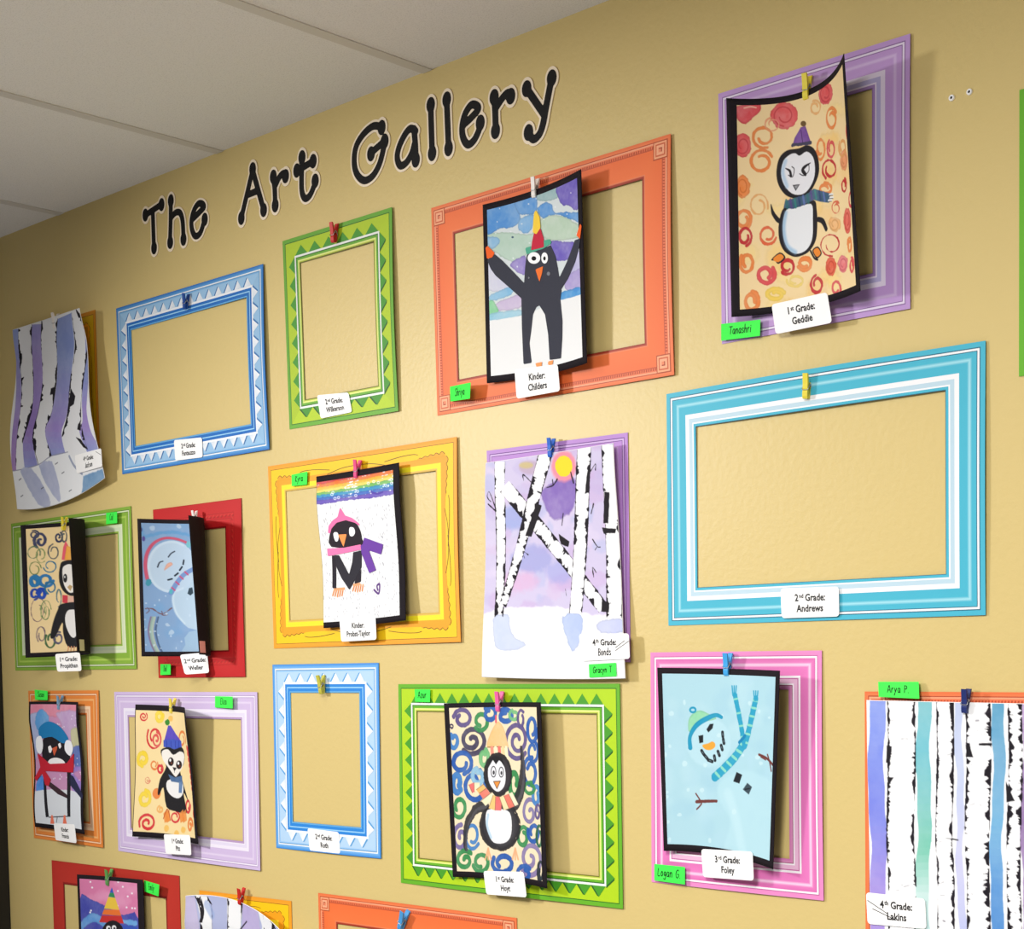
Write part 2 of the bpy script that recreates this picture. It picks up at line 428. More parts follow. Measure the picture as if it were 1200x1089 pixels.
G_TRI = tri_deco(0.039, .68, .34, (128, 196, 60), (74, 152, 50), (40, 96, 40), 'green', 0.44)
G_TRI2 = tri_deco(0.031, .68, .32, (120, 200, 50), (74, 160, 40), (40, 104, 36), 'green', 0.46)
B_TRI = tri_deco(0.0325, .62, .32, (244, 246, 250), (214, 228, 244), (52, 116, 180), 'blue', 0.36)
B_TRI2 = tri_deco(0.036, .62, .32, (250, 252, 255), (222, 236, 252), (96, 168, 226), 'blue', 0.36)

def rect_from(px, py, w, h, dx=0.0):
    p = at(px, py, 0.0015); x, z = p[0] + dx, p[2]
    return [(x, -0.0015, z), (x + w, -0.0015, z), (x + w, -0.0015, z - h), (x, -0.0015, z - h)]

LF = (0.001, 0.004, 0.005, 0.001)
WL, WP, HH = 0.529, 0.315, 0.3636
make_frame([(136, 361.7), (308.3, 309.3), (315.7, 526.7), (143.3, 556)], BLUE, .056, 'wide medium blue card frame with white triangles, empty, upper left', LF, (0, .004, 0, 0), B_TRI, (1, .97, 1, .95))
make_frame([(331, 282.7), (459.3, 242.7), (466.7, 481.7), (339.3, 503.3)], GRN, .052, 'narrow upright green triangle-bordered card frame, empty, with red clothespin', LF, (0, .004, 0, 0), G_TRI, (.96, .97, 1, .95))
make_frame([(505.3, 244), (786, 156.7), (790, 439.3), (512.7, 487.3)], ORG, .056, 'wide orange card frame with square corners behind the penguin with raised wings', LF, (0, .004, 0, 0), deco_orange)
make_frame([(841.7, 110), (1066.7, 39.3), (1066.7, 361.7), (846, 403.3)], PURP, .058, 'upright purple striped card frame at top right behind the swirly penguin painting', (.001, .003, .003, .001), (0, .002, 0, 0))
make_frame([(781, 462), (1155, 399.3), (1155, 721), (783.3, 733.4)], TEAL, .057, 'large wide teal card frame with white stripes, empty, with yellow clothespin', (.001, .003, .003, .001), (.008, .002, 0, 0))
make_frame([(314, 546.8), (535.3, 512), (540, 752.5), (321, 760.2)], YEL, .054, 'wide yellow card frame with scrolled line work behind the pink scarf penguin', LF, (0, .003, 0, 0), deco_yellow)
c10 = [(570.3, 528.4), (735.6, 507)]; p10 = [at(*q, .0015) for q in c10]
make_frame([tuple(p10[0]), tuple(p10[1]), tuple(p10[1] - [0, 0, HH]), tuple(p10[0] - [0, 0, HH])], bands_stripe((190, 140, 214), (110, 60, 140), (206, 170, 226), (176, 124, 204), (214, 180, 232), (150, 100, 184)), .056, 'upright violet card frame mostly hidden behind the birch painting with a sun')
make_frame([(762.2, 764.8), (963, 762.5), (965.2, 1055.8), (763.6, 1034)], PINK, .057, 'upright pink striped card frame behind the pale blue snowman painting', (.001, .002, .003, .001), (0, .002, .002, 0))
make_frame([(466.7, 802), (726.2, 801.4), (730, 1065.5), (469.8, 1034.8)], GRN2, .05, 'wide green triangle-bordered card frame behind the blue swirl penguin painting', (.001, .003, .003, .001), (0, 0, .003, 0), G_TRI2)
make_frame([(319.2, 779.2), (443.7, 777), (446.4, 1006.5), (323.8, 993.8)], BLUE2, .056, 'narrow upright light blue card frame, empty, with yellow clothespin', (.001, .002, .003, .001), (0, 0, .002, 0), B_TRI2)
make_frame([(133.8, 811), (301.3, 811.2), (304.9, 1020.7), (138.7, 997.4)], LILA, .056, 'wide pale lilac card frame behind the penguin with a pointed purple hat', (.001, .003, .004, .001), (0, 0, .003, 0))
make_frame([(33, 809.8), (115.4, 809.2), (120.8, 993.8), (39.8, 982.3)], ORST, .056, 'narrow upright orange striped card frame behind the penguin in a red scarf', (.001, .003, .004, .001), (0, .002, 0, 0))
make_frame([(12.8, 614), (153.3, 593.2), (160, 784.1), (18.1, 786)], LIME, .056, 'wide lime green striped card frame at the left edge behind the curled penguin painting', (.001, .002, .003, .001), (0, .002, 0, 0))
make_frame([(179.2, 597.5), (282.7, 583.9), (287.5, 793.5), (185.9, 794.8)], RED, .056, 'upright bright red card frame behind the curled snowman painting', (.001, .002, .003, .001), (0, .002, 0, 0), deco_red)
p18 = [at(60.4, 1008.3, .0015), at(210.1, 1026.7, .0015)]
make_frame([tuple(p18[0]), tuple(p18[1]), tuple(p18[1] - [0, 0, HH]), tuple(p18[0] - [0, 0, HH])], RED2, .054, 'wide brick red card frame at the bottom behind the rainbow hat penguin')
p19 = [at(233.5, 1043.6, .0015), at(341.3, 1056.3, .0015)]
make_frame([tuple(p19[0]), tuple(p19[1]), tuple(p19[1] - [0, 0, HH]), tuple(p19[0] - [0, 0, HH])], YEL, .056, 'small upright yellow card frame at the bottom behind the curled birch painting', deco=deco_yellow)
p20 = [at(372.8, 1046.7, .0015), at(605.5, 1076.2, .0015)]
make_frame([tuple(p20[0]), tuple(p20[1]), tuple(p20[1] - [0, 0, HH]), tuple(p20[0] - [0, 0, HH])], ORG, .056, 'wide orange card frame with square corners cut by the bottom of the photo', deco=deco_orange)
make_frame(rect_from(1013.3, 810.6, WL, HH), ORG, .056, 'orange card frame at the right edge behind the large birch trunk painting', deco=deco_orange)
make_frame(rect_from(1194.6, 105.5, WP, HH), GRN2, .05, 'green card frame of which only the left edge shows at the right of the photo', deco=G_TRI2)
p1 = at(111.5, 363, .0015)
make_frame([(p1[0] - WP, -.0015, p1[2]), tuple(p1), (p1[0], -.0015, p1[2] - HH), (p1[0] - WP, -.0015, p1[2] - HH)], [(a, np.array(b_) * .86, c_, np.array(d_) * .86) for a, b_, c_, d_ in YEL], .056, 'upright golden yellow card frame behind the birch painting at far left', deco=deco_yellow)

# ------------------------------------------------------------------ sheets and painting
def solve_depth(px, py, cen, half):
    best = (9, 0)
    for d in np.arange(0.004, 0.14, 0.001):
        p = at(px, py, d); e = abs(math.hypot(p[0] - cen[0], p[1] - cen[1]) - half)
        if e < best[0] - 1e-5: best = (e, d)
    return best[1]

SH = {}
class Sheet:
    """curved hanging sheet: parabola through left, centre and right along its top and its bottom edge"""
    def __init__(s, TL, TR, BR, BL, tc, bc, half=None, wave=(0, 0, 0), name=''):
        ct = at(*tc); cb = at(*bc)
        def corner(p, cen):
            if len(p) == 2: p = (*p, solve_depth(p[0], p[1], cen, half))
            return at(*p)
        L0, R0, R1, L1_ = corner(TL, ct), corner(TR, ct), corner(BR, cb), corner(BL, cb)
        s.top = (L0, ct, R0); s.bot = (L1_, cb, R1); s.wave = wave
        u = np.linspace(0, 1, 41)[None]; v = np.linspace(0, 1, 41)[:, None]
        g = s.w(np.broadcast_to(u, (41, 41)), np.broadcast_to(v, (41, 41)))
        s.width = np.linalg.norm(np.diff(g, axis=1), axis=-1).sum(1).mean(); s.height = np.linalg.norm(np.diff(g, axis=0), axis=-1).sum(0).mean()
        s.name = name; SH[name] = s
        print('sheet', name, 'w %.3f h %.3f' % (s.width, s.height), 'depths', [round(-float(q[1]), 3) for q in (L0, ct, R0, L1_, cb, R1)])
    def w(s, u, v):
        u = np.asarray(u, float)[..., None]; v = np.asarray(v, float)[..., None]
        def q(c): return c[0] * (1 - u) * (1 - 2 * u) + c[1] * 4 * u * (1 - u) + c[2] * u * (2 * u - 1)
        p = q(s.top) * (1 - v) + q(s.bot) * v
        a, f, ph = s.wave
        if a:
            wv = a * np.sin(v * f * 6.283 + ph) * (0.3 + 0.7 * (1 - u) ** 2 + 0.5 * u ** 3) * np.clip(v * 6, 0, 1)
            p = p + wv * np.array([0.35, -1.0, 0])
        return p
    def n(s, u, v):
        e = 1e-4
        a = s.w(u + e, v) - s.w(u - e, v); b_ = s.w(u, v + e) - s.w(u, v - e)
        c = -np.cross(a, b_); return c / np.linalg.norm(c, axis=-1, keepdims=True)
    def uv(s, px, py, guess=(0.4, 0.5)):
        px = np.asarray(px, float); py = np.asarray(py, float)
        u = np.full(px.shape, guess[0]); v = np.full(px.shape, guess[1]); e = 1e-4
        sv = s.wave; s.wave = (0, 0, 0)
        for _ in range(14):
            p = proj(s.w(u, v)); pu = (proj(s.w(u + e, v)) - p) / e; pv = (proj(s.w(u, v + e)) - p) / e
            rx = px - p[..., 0]; ry = py - p[..., 1]; det = pu[..., 0] * pv[..., 1] - pu[..., 1] * pv[..., 0]
            det = np.where(abs(det) < 8, 8 * np.sign(det + 1e-9), det)
            u = u + np.clip((rx * pv[..., 1] - ry * pv[..., 0]) / det, -.25, .25); v = v + np.clip((pu[..., 0] * ry - pu[..., 1] * rx) / det, -.25, .25)
            u = np.clip(u, -.5, 1.5); v = np.clip(v, -.5, 1.5)
        s.wave = sv
        return u, v
    def board(s, name, m, parent, lo=-0.0004, hi=0.0004, n=44, ext=(0, 0, 1, 1), cols=None):
        u, v = np.meshgrid(np.linspace(ext[0], ext[2], n), np.linspace(ext[1], ext[3], n))
        P = s.w(u, v); N = s.n(u, v)
        A = (P + N * hi).reshape(-1, 3); Bk = (P + N * lo).reshape(-1, 3)
        idx = np.arange(n * n).reshape(n, n); Fc = []
        for i in range(n - 1):
            for j in range(n - 1):
                q = (idx[i, j], idx[i + 1, j], idx[i + 1, j + 1], idx[i, j + 1]); Fc.append(tuple(int(x) for x in q)); Fc.append(tuple(int(x) + n * n for x in q[::-1]))
        ring = list(idx[0, :-1]) + list(idx[:-1, -1]) + list(idx[-1, :0:-1]) + list(idx[:0:-1, 0])
        for i in range(len(ring)):
            a, b_ = int(ring[i]), int(ring[(i + 1) % len(ring)]); Fc.append((a, b_, b_ + n * n, a + n * n))
        return link(name, mesh_of(np.vstack([A, Bk]), Fc), m, parent, True)

def vnoise(shape, cells, seed):
    r = np.random.default_rng(seed); ny, nx = max(2, int(cells * shape[0] / shape[1])) + 2, int(cells) + 2
    g = r.random((ny, nx)); y = np.linspace(0, ny - 1.001, shape[0]); x = np.linspace(0, nx - 1.001, shape[1])
    yi, xi = y.astype(int), x.astype(int); fy, fx = y - yi, x - xi; fy = fy * fy * (3 - 2 * fy); fx = fx * fx * (3 - 2 * fx)
    a = g[yi][:, xi]; b_ = g[yi][:, xi + 1]; c = g[yi + 1][:, xi]; d = g[yi + 1][:, xi + 1]
    fx = fx[None]; fy = fy[:, None]
    return (a * (1 - fx) + b_ * fx) * (1 - fy) + (c * (1 - fx) + d * fx) * fy

class Canvas:
    def __init__(s, sheet, ext, base, pitch, guess=(0.4, 0.5), seed=1):
        s.sh = sheet; s.ext = ext; s.guess = guess
        w = sheet.width * (ext[2] - ext[0]); h = sheet.height * (ext[3] - ext[1])
        s.nx, s.ny = int(w / pitch) + 1, int(h / pitch) + 1
        s.px = w / (s.nx - 1)
        s.xs = np.linspace(ext[0] * sheet.width, ext[2] * sheet.width, s.nx); s.ys = np.linspace(ext[1] * sheet.height, ext[3] * sheet.height, s.ny)
        s.C = np.ones((s.ny, s.nx, 3)) * np.array(base, float); s.edge = 1; s.z = (0, 0, 1); s.r = np.random.default_rng(seed); s.seed = seed
        f = lambda c, k: vnoise((s.ny, s.nx), c, seed * 10 + k)
        s.N = (f(6, 1) * .5 + f(14, 2) * .3 + f(34, 3) * .2 - .5) * 2; s.NF = (f(40, 4) * .6 + f(90, 5) * .4 - .5) * 2
    def P(s, pts, z=None):
        ox, oy, k = z or s.z; A = np.array(pts, float)
        u, v = s.sh.uv(ox + A[:, 0] / k, oy + A[:, 1] / k, s.guess)
        return np.stack([u * s.sh.width, v * s.sh.height], 1)
    def m(s, r, p=None):                       # reference px -> metres of paper
        q = s.P([p, (p[0] + 4, p[1]), (p[0], p[1] + 4)]) if p is not None else None
        a = np.hypot(*(q[1] - q[0])) / 4; b_ = np.hypot(*(q[2] - q[0])) / 4
        return r * math.sqrt(a * b_)
    def _win(s, A, pad):
        lo = A.min(0) - pad; hi = A.max(0) + pad
        i0, i1 = np.searchsorted(s.xs, lo[0]), np.searchsorted(s.xs, hi[0]); j0, j1 = np.searchsorted(s.ys, lo[1]), np.searchsorted(s.ys, hi[1])
        if i1 - i0 < 1 or j1 - j0 < 1: return None
        return slice(j0, j1), slice(i0, i1)
    def _blend(s, win, D, col, a, soft, wash, wob):
        n = s.N[win]; nf = s.NF[win]
        D = D + wob * nf * 0.0011 + wob * n * 0.0013
        cov = np.clip(0.5 - D / max(s.px, soft), 0, 1) * a
        c = np.array(col, float) + np.zeros(D.shape + (3,))
        if wash:
            k = np.clip(.5 + n * .9 + nf * .35, 0, 1)[..., None] * wash
            c = c * (1 - k) + (c * .35 + 255 * .62) * k
            edge = np.clip(1 - abs(D) / 0.003, 0, 1)[..., None] * .18 * min(1, wash * 2) * s.edge; c = c * (1 - edge * .8)
        cov = cov[..., None]
        s.C[win] = s.C[win] * (1 - cov) + c * cov
    def poly(s, pts, col, a=1, soft=0, wash=0, wob=0, sm=0, z=None, mm=False):
        A = np.asarray(pts, float) if mm else s.P(pts, z)
        if sm: A = smooth_line(A, sm, True)
        w = s._win(A, 0.004 + soft)
        if w is None: return
        X, Y = np.meshgrid(s.xs[w[1]], s.ys[w[0]])
        s._blend(w, poly_sdf(X, Y, A), col, a, soft, wash, wob)
    def line(s, pts, wd, col, a=1, soft=0, wash=0, wob=0, sm=6, taper=None, z=None):
        A = s.P(pts, z); zz = s.z; s.z = z or s.z; r = s.m(wd / 2, pts[len(pts) // 2]); s.z = zz
        n0 = len(A)
        if sm and n0 > 2: A = smooth_line(A, sm)
        rad = np.full(len(A), r)
        if taper: rad = r * np.interp(np.linspace(0, 1, len(A)), np.linspace(0, 1, len(taper)), taper)
        w = s._win(A, r + 0.004 + soft)
        if w is None: return
        X, Y = np.meshgrid(s.xs[w[1]], s.ys[w[0]])
        s._blend(w, line_sdf(X, Y, A, rad), col, a, soft, wash, wob)
    def ell(s, x, y, rx, ry, col, rot=0, n=20, **k):
        c, s_ = math.cos(math.radians(rot)), math.sin(math.radians(rot))
        s.poly([(x + rx * math.cos(t) * c - ry * math.sin(t) * s_, y + rx * math.cos(t) * s_ + ry * math.sin(t) * c) for t in np.linspace(0, 6.283, n, endpoint=False)], col, **k)
    def ring(s, x, y, rx, ry, wd, col, a0=0, a1=330, **k):
        s.line([(x + rx * math.cos(math.radians(t)), y + ry * math.sin(math.radians(t))) for t in np.linspace(a0, a1, 12)], wd, col, sm=3, **k)
    def swirl(s, x, y, rx, ry, wd, col, turns=1.5, a0=None, sh=None, **k):
        sh = sh if sh is not None else (.5 if turns < 1.3 else .8)
        a0 = s.r.uniform(0, 360) if a0 is None else a0; dr = s.r.choice([-1, 1])
        pts = []
        for t in np.linspace(0, 1, int(12 * turns)):
            f = 1 - sh * max(0, t * 1.25 - .25); a = math.radians(a0 + dr * 360 * turns * t); pts.append((x + rx * f * math.cos(a), y + ry * f * math.sin(a)))
        s.line(pts, wd, col, sm=3, **k)
    def bark(s, pts, side, dens=60, ln=14, col=(26, 20, 30), hh=5, sm=4, z=None):
        """ragged black bark marks along a line, pointing to the given side (+1 right, -1 left)"""
        A = s.P(pts, z); A = smooth_line(A, sm) if len(A) > 2 else np.array([A[0] + (A[1] - A[0]) * t for t in np.linspace(0, 1, 8)])
        zz = s.z; s.z = z or s.z; k = s.m(1, pts[len(pts) // 2]); s.z = zz
        seg = np.hypot(*np.diff(A, axis=0).T); cum = np.r_[0, np.cumsum(seg)]
        L = cum[-1]
        cl = s.r.uniform(0, L, max(3, dens // 6)); sg = L / 34
        for _ in range(int(dens * 1.25)):
            t = s.r.uniform(0, L) if s.r.random() < .35 else float(np.clip(s.r.choice(cl) + s.r.normal() * sg, 0, L)); q = np.array([np.interp(t, cum, A[:, 0]), np.interp(t, cum, A[:, 1])])
            i = min(np.searchsorted(cum, t), len(A) - 1); d = A[i] - A[max(i - 1, 0)]; d = d / (np.hypot(*d) + 1e-9); nrm = np.array([-d[1], d[0]]) * -side * (1 if d[1] > 0 else -1)
            big = s.r.random() ** 3
            l = k * ln * (.25 + 1.1 * big); h = k * hh * s.r.uniform(.5, 1.6) * (1 + 3 * big * (s.r.random() < .5))
            R1 = s.r.uniform; s.poly([q - d * h - nrm * k * 1.5, q + d * h - nrm * k * 1.5, q + d * h * R1(.5, 1) + nrm * l * R1(.3, .6), q + d * h * R1(0, .6) + nrm * l * R1(.5, 1), q - d * h * R1(-.2, .3) + nrm * l, q - d * h * R1(.2, .7) + nrm * l * R1(.4, .8), q - d * h * R1(.6, 1) + nrm * l * R1(.2, .4)], col, mm=True, wob=.8)
        s.line(pts, 1.6, col, a=.8, sm=sm, wob=.8, z=z)
    def finish(s, name, parent, off=0.0009):
        U, V = np.meshgrid(s.xs / s.sh.width, s.ys / s.sh.height)
        me = grid_mesh(s.sh.w(U, V) + s.sh.n(U, V) * off)
        set_cols(me, lin(np.clip(s.C.reshape(-1, 3), 0, 255)))
        return link(name, me, M_PAINT, parent)
    def cut(s, name, pts, col, parent, off=0.0016, z=None, sm=0, label=None, uvpts=None):
        """a piece of coloured paper glued on: its own thin mesh following the sheet"""
        A = uvpts if uvpts is not None else s.P(pts, z)
        if sm: A = smooth_line(A, sm, True)
        lo, hi = A.min(0) - .002, A.max(0) + .002; h = 0.0022
        xs = np.arange(lo[0], hi[0] + h, h); ys = np.arange(lo[1], hi[1] + h, h); X, Y = np.meshgrid(xs, ys)
        V, Fc = iso_mesh(xs, ys, poly_sdf(X, Y, A)); V = np.array(V); nv = len(V)
        P = s.sh.w(V[:, 0] / s.sh.width, V[:, 1] / s.sh.height); N = s.sh.n(V[:, 0] / s.sh.width, V[:, 1] / s.sh.height)
        e = {}
        for f in Fc:
            for i in range(len(f)): e[(f[i], f[(i + 1) % len(f)])] = 1
        F2 = [f[::-1] for f in Fc] + [tuple(q + nv for q in f) for f in Fc] + [(a, b_, b_ + nv, a + nv) for (a, b_) in e if (b_, a) not in e]
        key = 'cut_paper_%d_%d_%d' % tuple(col)
        m = bpy.data.materials.get(key) or solid(key, col, .75, .3, 900, .2)
        o = link(name, mesh_of(np.vstack([P + N * off, P + N * (off - .0004)]), F2), m, parent)
        if label: o['label'] = label
        return o

def artwork(name, sheet, label):
    c = sheet.w(0.5, 0.5); r = empty(name, (c[0], 0, c[2])); tag(r, label, 'painting', 'pupils artworks hung on the wall'); return r

HALF = 0.122
K = (30, 26, 32)
# --- penguin with purple hat on orange and red swirls (top right)
def art_swirl_penguin():
    sh = Sheet((851, 115, .035), (989, 62.7), (1008.3, 341, .05), (857.3, 371.7, .022), (943, 106.5, .013), (942, 361.5, .013), HALF, name='A5')
    r = artwork('penguin_painting', sh, 'painting of a slim penguin in a purple hat on orange and red swirls')
    sh.board('mat_board', M_MATBD, r)
    c = Canvas(sh, (.055, .03, .965, .968), (246, 218, 166), .0008, seed=5)
    for i in range(26):
        x, y = c.r.uniform(120, 960), c.r.uniform(380, 1900)
        c.ell(x, y, c.r.uniform(40, 120), c.r.uniform(40, 110), [(250, 205, 110), (252, 220, 130), (248, 196, 120)][i % 3], a=.45, soft=.012, wash=.3, wob=3, z=(840, 60, 6.05))
    Za, Zb = (840, 60, 6.05), (840, 210, 6.05)
    R, O, Yw, D = (222, 70, 78), (240, 130, 62), (244, 206, 84), (196, 32, 40)
    def fill(z, x, y, rx, ry, col, **k):
        c.ell(x, y, rx, ry, col, wash=.35, wob=1.6, a=.9, z=z); c.z = z; c.swirl(x, y, rx * .75, ry * .75, 9, tuple(int(q * .86) for q in col), 1.2, a=.7)
    def ring(z, x, y, rx, ry, w, col, turns=1.25):
        c.z = z; c.swirl(x, y, rx, ry, w, col, turns, wash=.25, wob=.8, a=.92)
    c.poly([(135, 395), (200, 378), (300, 372), (310, 420), (250, 480), (205, 515), (150, 490), (135, 440)], R, wash=.4, wob=1, sm=4, z=Za)
    c.line([(195, 405), (240, 395), (280, 402)], 10, (250, 190, 170), z=Za)
    fill(Za, 480, 460, 96, 98, R); c.z = Za
    for (x, y, rx, ry, cl) in ((185, 668, 62, 82, R), (775, 300, 52, 80, R), (185, 965, 50, 82, O), (905, 770, 26, 70, (240, 150, 100)), (935, 560, 14, 60, R)): fill(Za, x, y, rx, ry, cl)
    for (x, y, rx, ry, w, cl) in ((335, 610, 78, 78, 20, O), (320, 785, 82, 82, 20, O), (820, 480, 40, 78, 16, O), (738, 690, 34, 78, 16, O), (815, 690, 28, 66, 14, R), (805, 840, 52, 72, 13, D), (905, 950, 18, 50, 8, D), (895, 680, 26, 66, 12, (238, 160, 90)), (770, 975, 46, 40, 18, O), (700, 400, 40, 50, 12, (245, 180, 110)), (400, 520, 55, 50, 10, (244, 160, 120))): ring(Za, x, y, rx, ry, w, cl)
    for (x, y, rx, ry, w, cl) in ((300, 190, 66, 82, 14, (243, 172, 100)), (190, 290, 54, 70, 26, O), (200, 410, 48, 66, 20, D), (365, 395, 60, 66, 20, (232, 90, 50)), (215, 590, 50, 74, 22, O), (350, 675, 64, 66, 28, R), (500, 620, 50, 56, 20, D), (625, 600, 50, 46, 28, O), (245, 865, 52, 70, 30, O), (420, 820, 66, 40, 30, Yw), (715, 745, 44, 64, 22, D), (848, 775, 34, 58, 20, R), (815, 465, 74, 82, 9, D), (850, 205, 30, 46, 10, (226, 90, 60)), (960, 610, 15, 55, 14, R), (945, 470, 14, 54, 14, O), (560, 720, 60, 40, 20, (248, 214, 110)), (955, 150, 16, 60, 10, R)): ring(Zb, x, y, rx, ry, w, cl)
    fill(Zb, 812, 620, 36, 68, (226, 84, 60)); fill(Zb, 898, 600, 36, 62, (232, 110, 120)); fill(Zb, 930, 292, 26, 92, (226, 84, 70)); fill(Zb, 838, 320, 42, 58, (246, 180, 110))
    # penguin
    c.z = Za
    c.poly([(585, 690), (640, 668), (690, 690), (722, 760), (728, 860), (690, 960), (640, 1025), (560, 1045), (490, 1020), (440, 950), (425, 860), (445, 760), (500, 705)], K, sm=4)
    c.poly([(590, 742), (640, 712), (685, 750), (700, 830), (690, 910), (650, 985), (600, 1018), (535, 1010), (480, 950), (458, 870), (475, 780), (520, 735), (560, 725)], (236, 236, 242), sm=3)
    c.line([(490, 780), (470, 860), (500, 960)], 26, (176, 206, 234), a=.8, soft=.004)
    c.poly([(540, 668), (555, 615), (598, 540), (632, 532), (668, 640), (664, 665)], (112, 66, 150), wash=.25)
    c.line([(600, 560), (612, 650)], 5, (70, 40, 100)); c.line([(540, 668), (600, 658), (668, 652)], 22, (70, 66, 90), wob=1)
    c.ell(617, 515, 20, 20, (110, 84, 50))
    c.line([(490, 832), (520, 850), (528, 885)], 16, K, taper=[.3, 1, 1.2]); c.line([(510, 880), (540, 892), (552, 840), (535, 820)], 5, K)
    c.line([(668, 792), (628, 820), (612, 845), (632, 875)], 20, K, taper=[.2, 1, 1.2, 1]); c.line([(590, 870), (620, 882), (655, 850), (655, 800)], 5, K)
    c.poly([(540, 950), (592, 944), (562, 992)], (60, 60, 66)); c.poly([(550, 956), (582, 951), (564, 980)], (150, 150, 156))
    c.z = Zb
    c.poly([(478, 205), (560, 190), (690, 150), (712, 220), (716, 320), (706, 430), (660, 510), (600, 545), (545, 550), (482, 512), (445, 430), (443, 310)], K, sm=4)
    c.poly([(500, 215), (560, 205), (672, 176), (684, 280), (680, 420), (640, 500), (570, 530), (512, 500), (476, 420), (472, 300)], (236, 238, 242), sm=4)
    c.line([(492, 240), (478, 350), (500, 470), (560, 520)], 26, (150, 190, 224), a=.75, soft=.004)
    c.poly([(476, 205), (486, 155), (560, 132), (640, 108), (690, 68), (812, 102), (800, 168), (735, 160), (690, 148), (620, 180), (545, 212)], (60, 92, 120), wash=.2)
    for i, (x, y) in enumerate(((500, 180), (530, 175), (560, 172), (590, 160), (620, 150), (650, 140), (675, 115), (705, 110), (735, 118), (765, 125))): c.line([(x - 6, y - 30), (x + 4, y + 28)], 16, [(40, 110, 110), (92, 70, 140), (50, 140, 130), (40, 60, 110), (100, 120, 190)][i % 5], a=.75, wash=.2)
    for (x, y) in ((815, 110), (818, 132), (808, 152)): c.line([(x - 12, y), (x + 10, y - 2)], 12, (240, 240, 240)); c.line([(x - 12, y + 6), (x + 10, y + 5)], 3, K)
    c.line([(386, 180), (400, 240), (430, 285), (450, 300)], 30, K, taper=[.15, .8, 1, 1]); c.line([(722, 285), (755, 300), (780, 355)], 30, K, taper=[.9, 1, .8])
    c.poly([(388, 572), (448, 520), (490, 558), (440, 602), (415, 580)], K, sm=3); c.poly([(400, 568), (448, 530), (478, 555), (438, 590)], (240, 140, 50), sm=3)
    c.line([(668, 510), (695, 560), (718, 572)], 12, K); c.poly([(680, 505), (720, 478), (748, 528), (715, 565), (700, 550)], K, sm=3); c.poly([(688, 508), (718, 488), (740, 526), (712, 552)], (240, 140, 50), sm=3)
    c.finish('painting', r)
art_swirl_penguin()

